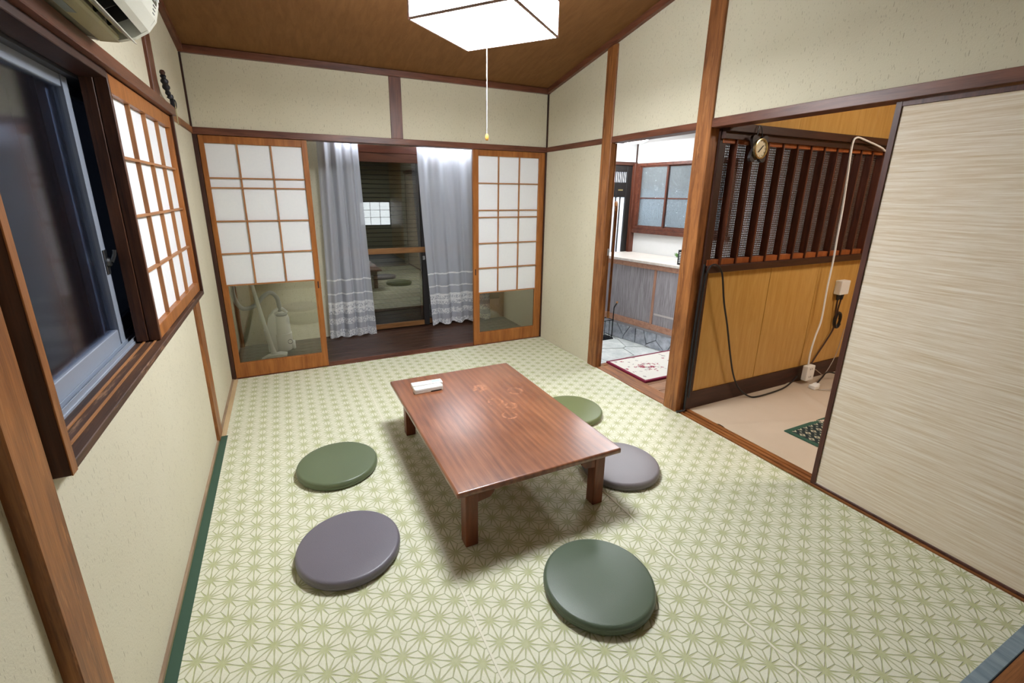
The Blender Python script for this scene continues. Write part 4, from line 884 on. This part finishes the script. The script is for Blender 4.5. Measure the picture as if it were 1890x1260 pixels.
# ================================================================== LOW TABLE
def table_mat():
    m, nt, b = newmat('lacquered_elm_top')
    g1 = noise(nt, coords(nt, scale=(9, 1.0, 9)), 3.0, 5, 0.6, 0.5); g2 = noise(nt, coords(nt, scale=(70, 2.2, 70)), 4, 4, 0.6)
    wv = nt.nodes.new('ShaderNodeTexWave'); wv.bands_direction = 'X'; nt.links.new(coords(nt, scale=(1.0, 0.16, 1)), wv.inputs['Vector'])
    wv.inputs['Scale'].default_value = 9; wv.inputs['Distortion'].default_value = 16.0; wv.inputs['Detail'].default_value = 1.0; wv.inputs['Detail Scale'].default_value = 0.35
    v = g1 * 0.45 + g2 * 0.30 + X(nt, wv.outputs[1]) * 0.10 + noise(nt, coords(nt), 3.5, 3) * 0.26
    col = ramp(nt, v, [(0.36, s2l(92, 50, 31)), (0.54, s2l(126, 74, 46)), (0.74, s2l(158, 100, 65))])
    tc = nt.nodes.new('ShaderNodeTexCoord'); sp = nt.nodes.new('ShaderNodeSeparateXYZ'); nt.links.new(tc.outputs['Object'], sp.inputs[0])
    px = X(nt, sp.outputs[0]); py = X(nt, sp.outputs[1])
    # old water rings and pale heat marks on the lacquer
    marks = None
    for cx_, cy_, r_, w_ in [(0.075, 0.075, 0.038, 0.010), (0.075, -0.10, 0.036, 0.010), (0.24, 0.16, 0.040, 0.012), (0.13, 0.0, 0.030, 0.014), (0.06, 0.28, 0.03, 0.03)]:
        dd = ((px - cx_) * (px - cx_) + (py - cy_) * (py - cy_)).sqrt(); mk = (dd - r_).abs().step(w_, w_ * 0.2)
        marks = mk if marks is None else marks.max(mk)
    marks = marks * noise(nt, coords(nt), 38, 3, 0.7).step(0.42, 0.62)
    col = mix(nt, marks * 0.62, col, s2l(206, 138, 98))
    nt.links.new(col, b.inputs['Base Color'])
    rr = noise(nt, coords(nt), 14, 4) * 0.12 + 0.26
    nt.links.new((rr + marks * 0.15).v, b.inputs['Roughness']); b.inputs['Specular IOR Level'].default_value = 0.55
    b.inputs['Coat Weight'].default_value = 0.6; b.inputs['Coat Roughness'].default_value = 0.32
    bump(nt, b, g2, 0.0005, 0.4)
    return m
TZ = 0.306; TX0, TX1, TY0, TY1 = 0.984, 1.786, 1.160, 2.362
tb = thing('low_table', (1.385, 1.761, 0.0), 'low brown wooden table with four square legs in the middle of the mat', 'table')
obj('tabletop', B(TX0, TX1, TY0, TY1, TZ - 0.026, TZ, bev=0.009, seg=3), table_mat(), tb, smooth=True)
lgm = wood('table_leg_wood', s2l(74, 34, 20), s2l(136, 76, 46), 'z', 0.38)
lgy = wood('table_leg_wood', s2l(74, 34, 20), s2l(136, 76, 46), 'y', 0.38)
for x in (1.034, 1.678):
    for y in (1.204, 2.200): obj('leg', B(x, x + 0.056, y, y + 0.056, 0.0, TZ - 0.026, bev=0.003), lgm, tb)
for xa in (1.052, 1.700): obj('apron', B(xa, xa + 0.016, 1.262, 2.198, 0.236, 0.279), lgy, tb)
for y in (1.208, 2.234):
    for xa, xb in ((1.090, 1.165), (1.678, 1.603)):
        obj('bracket', MB().ngon_prism([(xa, 0.206), (xa + (xb - xa) * 0.72, 0.214), (xb, 0.236), (xb, 0.280), (xa, 0.280)] , lambda u, v, w_: Vector((u, w_, v)), y, y + 0.018), lgm, tb)
rm_w = plain('remote_white', s2l(236, 236, 230), 0.3)
def remote(x, y, L, Wd, H, ang, lab, slot):
    t = thing('remote_control', (x, y, TZ), lab, 'remote control', 'remote controls on the low table')
    xf = Matrix.Translation((x, y, TZ)) @ Matrix.Rotation(R_(ang), 4, 'Z')
    obj('body', B(-L / 2, L / 2, -Wd / 2, Wd / 2, 0.0, H, bev=0.005, seg=3), rm_w, t, xf=xf, smooth=True)
    if slot: obj('battery_recess', B(L * 0.06, L * 0.44, -Wd / 2 - 0.0006, -Wd / 2 + 0.004, 0.001, 0.008), BLACKP, t, xf=xf)
    else: obj('display', B(L * 0.16, L * 0.42, -Wd * 0.3, Wd * 0.3, H, H + 0.0006), plain('grey_green_display', s2l(186, 204, 204), 0.2), t, xf=xf)
    obj('seam_line', B(-L / 2 + 0.006, L / 2 - 0.006, -Wd / 2 - 0.0005, -Wd / 2 + 0.002, H * 0.55, H * 0.60), plain('seam_grey', s2l(170, 170, 168), 0.5), t, xf=xf)
    obj('button', MB().box(-L * 0.30, -L * 0.22, -0.006, 0.006, H, H + 0.0015).box(-L * 0.12, -L * 0.06, -0.005, 0.005, H, H + 0.0015), plain('pale_buttons', s2l(214, 214, 208), 0.4), t, xf=xf)
remote(1.172, 2.204, 0.185, 0.052, 0.024, -2, 'longer white remote control lying behind the other on the table', False)
remote(1.158, 2.130, 0.170, 0.046, 0.030, 1, 'white remote control in front with a dark recess in its side', True)

# ================================================================== FLOOR CUSHIONS
GRN = vinyl_mat('green_vinyl', s2l(100, 111, 82)); PUR = vinyl_mat('grey_purple_vinyl', s2l(112, 106, 114)); GRN2 = vinyl_mat('dark_green_vinyl', s2l(86, 99, 80)); GRN3 = vinyl_mat('olive_green_vinyl', s2l(112, 120, 78)); PUR2 = vinyl_mat('taupe_vinyl', s2l(124, 116, 118))
def cushion(x, y, r, m, lab, tilt=(0, 0)):
    t = thing('floor_cushion', (x, y, 0.0), lab, 'cushion', 'round vinyl floor cushions around the low table')
    H = 0.044
    prof = [(0, 0.001), (r * 0.93, 0.001), (r * 0.975, 0.006), (r * 0.995, 0.013), (r, 0.019), (r * 0.9985, 0.0215), (r * 0.992, 0.0235), (r * 0.998, 0.0255), (r, 0.029), (r * 0.995, 0.0345), (r * 0.982, 0.0395), (r * 0.960, H - 0.0008), (r * 0.93, H + 0.0003), (r * 0.5, H + 0.0015), (0, H + 0.002)]
    obj('pad', MB().lathe(prof, (x, y, 0), 72), m, t, smooth=True)
    obj('piping', MB().lathe([(r * 0.99 + 0.0022 * math.cos(a), 0.0235 + 0.0022 * math.sin(a)) for a in [i * math.pi / 4 for i in range(9)]], (x, y, 0), 72), m, t, smooth=True)
    return t
cushion(0.617, 2.022, 0.205, GRN, 'round green cushion left of the table, farther of the two on the left')
cushion(0.592, 1.388, 0.205, PUR, 'round grey-purple cushion on the left, nearer the camera')
cushion(1.415, 0.815, 0.206, GRN2, 'dark green round cushion in front of the table, nearest to the camera')
cushion(2.112, 2.030, 0.205, GRN3, 'olive green round cushion right of the table, partly hidden by its far corner')
cushion(1.995, 1.392, 0.205, PUR2, 'round taupe grey cushion right of the table behind its near right leg')

# ================================================================== AIR CONDITIONER
ac = thing('air_conditioner', (0.0, 1.2, 1.86), 'white wall air conditioner with open louvre above the left window', 'air conditioner')
Y0, Y1 = 0.78, 1.615
acw = plain('ac_white_plastic', s2l(224, 222, 208), 0.4); acy = plain('ac_yellowed_plastic', s2l(176, 170, 128), 0.45); acd = plain('ac_dark_inside', s2l(46, 44, 38), 0.6)
def acp(pts, y0, y1): return MB().ngon_prism(pts, lambda u, v, w_: Vector((u, w_, v)), y0, y1)
obj('chassis', acp([(0.002, 1.850), (0.085, 1.850), (0.085, 1.90), (0.10, 1.95), (0.10, 2.12), (0.002, 2.12)], Y0, Y1), plain('ac_under_grey', s2l(120, 116, 100), 0.5), ac)
obj('bottom_band', acp([(0.060, 1.846), (0.105, 1.848), (0.112, 1.853), (0.112, 1.862), (0.060, 1.856)], Y0, Y1), acy, ac)
obj('end_cap', acp([(0.002, 1.848), (0.112, 1.850), (0.150, 1.862), (0.185, 1.885), (0.208, 1.915), (0.220, 1.960), (0.222, 2.12), (0.002, 2.12)], Y1 - 0.022, Y1), acw, ac)
obj('end_cap', acp([(0.002, 1.848), (0.112, 1.850), (0.150, 1.862), (0.185, 1.885), (0.208, 1.915), (0.220, 1.960), (0.222, 2.12), (0.002, 2.12)], Y0, Y0 + 0.022), acw, ac)
obj('duct', acp([(0.095, 1.90), (0.178, 1.945), (0.175, 1.955), (0.09, 1.912)], Y0 + 0.022, Y1 - 0.022), acd, ac)
obj('front_lip', acp([(0.168, 1.876), (0.186, 1.886), (0.208, 1.916), (0.218, 1.950), (0.208, 1.952), (0.198, 1.920), (0.180, 1.895)], Y0 + 0.022, Y1 - 0.022), acw, ac)
obj('front_panel', acp([(0.214, 1.965), (0.224, 1.968), (0.228, 2.12), (0.216, 2.12)], Y0 + 0.006, Y1 - 0.006), plain('ac_panel', s2l(232, 234, 236), 0.35), ac)
obj('back_fill', acp([(0.17, 1.95), (0.205, 1.96), (0.205, 2.12), (0.10, 2.12), (0.10, 1.95)], Y0 + 0.02, Y1 - 0.02), acd, ac)
obj('louvre_flap', acp([(0.128, 1.862), (0.150, 1.845), (0.152, 1.847), (0.130, 1.865)], Y0 + 0.03, Y1 - 0.015), acw, ac)
for k in range(7):
    y = Y0 + 0.08 + k * 0.11
    obj('louvre_vane', acp([(0.105, 1.865), (0.165, 1.895), (0.165, 1.94), (0.105, 1.905)], y, y + 0.002), acd, ac)
obj('stay_rod', MB().cyl((0.118, Y0 + 0.02, 1.872), (0.118, Y1 - 0.02, 1.872), 0.0025, n=8), acy, ac)
obj('sticker', acp([(0.062, 1.8450), (0.082, 1.8455), (0.082, 1.8462), (0.062, 1.8456)], 1.15, 1.36), plain('ac_sticker', s2l(140, 150, 150), 0.5), ac, label='small blue-grey sticker')
for k, (u, dz) in enumerate([(0.2105, 1.925), (0.2135, 1.934), (0.2165, 1.943)]):
    obj('marking', MB().box(u - 0.0015, u + 0.0012, Y1 - 0.058 - 0.004 * k, Y1 - 0.036, dz - 0.0012, dz + 0.0014), plain('marking_grey', s2l(90, 96, 96), 0.5), ac)
pr_ = obj('plastic_strip', MB().tube([(0.034, 1.585, 1.850), (0.06, 1.60, 1.846)], 0.003, 6), WHITEP, None, 'thin white strip sticking out under the air conditioner corner', 'strip')
pr_.parent = ac; pr_.location = Vector(pr_.location) - Vector(ac.location)
for k_ in ('label', 'category'):
    if k_ in pr_.keys(): del pr_[k_]
# dark ornament and clips hanging by the stud
hk = thing('hanging_ornament', (0.03, 2.72, 1.86), 'small dark figure-like ornament hanging beside the stud above the window', 'ornament')
om = plain('dark_iron', s2l(30, 28, 32), 0.5, 0.3)
obj('head', MB().lathe([(0, -0.013), (0.009, -0.010), (0.013, 0), (0.009, 0.010), (0, 0.013)], (0.034, 2.700, 1.985), 16), plain('brown_bead', s2l(70, 46, 36), 0.4), hk, smooth=True)
obj('body', MB().tube([(0.034, 2.700, 1.973), (0.034, 2.715, 1.955), (0.034, 2.735, 1.930), (0.034, 2.760, 1.905), (0.034, 2.775, 1.885)], lambda t: 0.009 + 0.006 * math.sin(min(t * 1.25, 1) * 3.1) + 0.003 * math.sin(t * 26), 12, 8), om, hk, smooth=True)
obj('foot', MB().lathe([(0, -0.014), (0.012, -0.010), (0.014, 0), (0.012, 0.010), (0, 0.014)], (0.036, 2.800, 1.892), 16), om, hk, smooth=True)
ck = thing('hanging_clip', (0.05, 2.80, 1.845), 'dark clip with a pale strap on the end of the window head board', 'clip')
obj('jaw', B(0.030, 0.050, 2.792, 2.812, 1.845, 1.882, bev=0.005, seg=2), om, ck)
obj('ring', MB().tube([(0.042, 2.82, 1.846), (0.042, 2.835, 1.868), (0.042, 2.850, 1.884), (0.042, 2.870, 1.876), (0.042, 2.866, 1.856), (0.042, 2.85, 1.846)], 0.006, 8), om, ck, smooth=True)
obj('strap', B(0.046, 0.049, 2.815, 2.828, 1.76, 1.872, bev=0.001), plain('pale_strap', s2l(176, 164, 120), 0.6), ck)
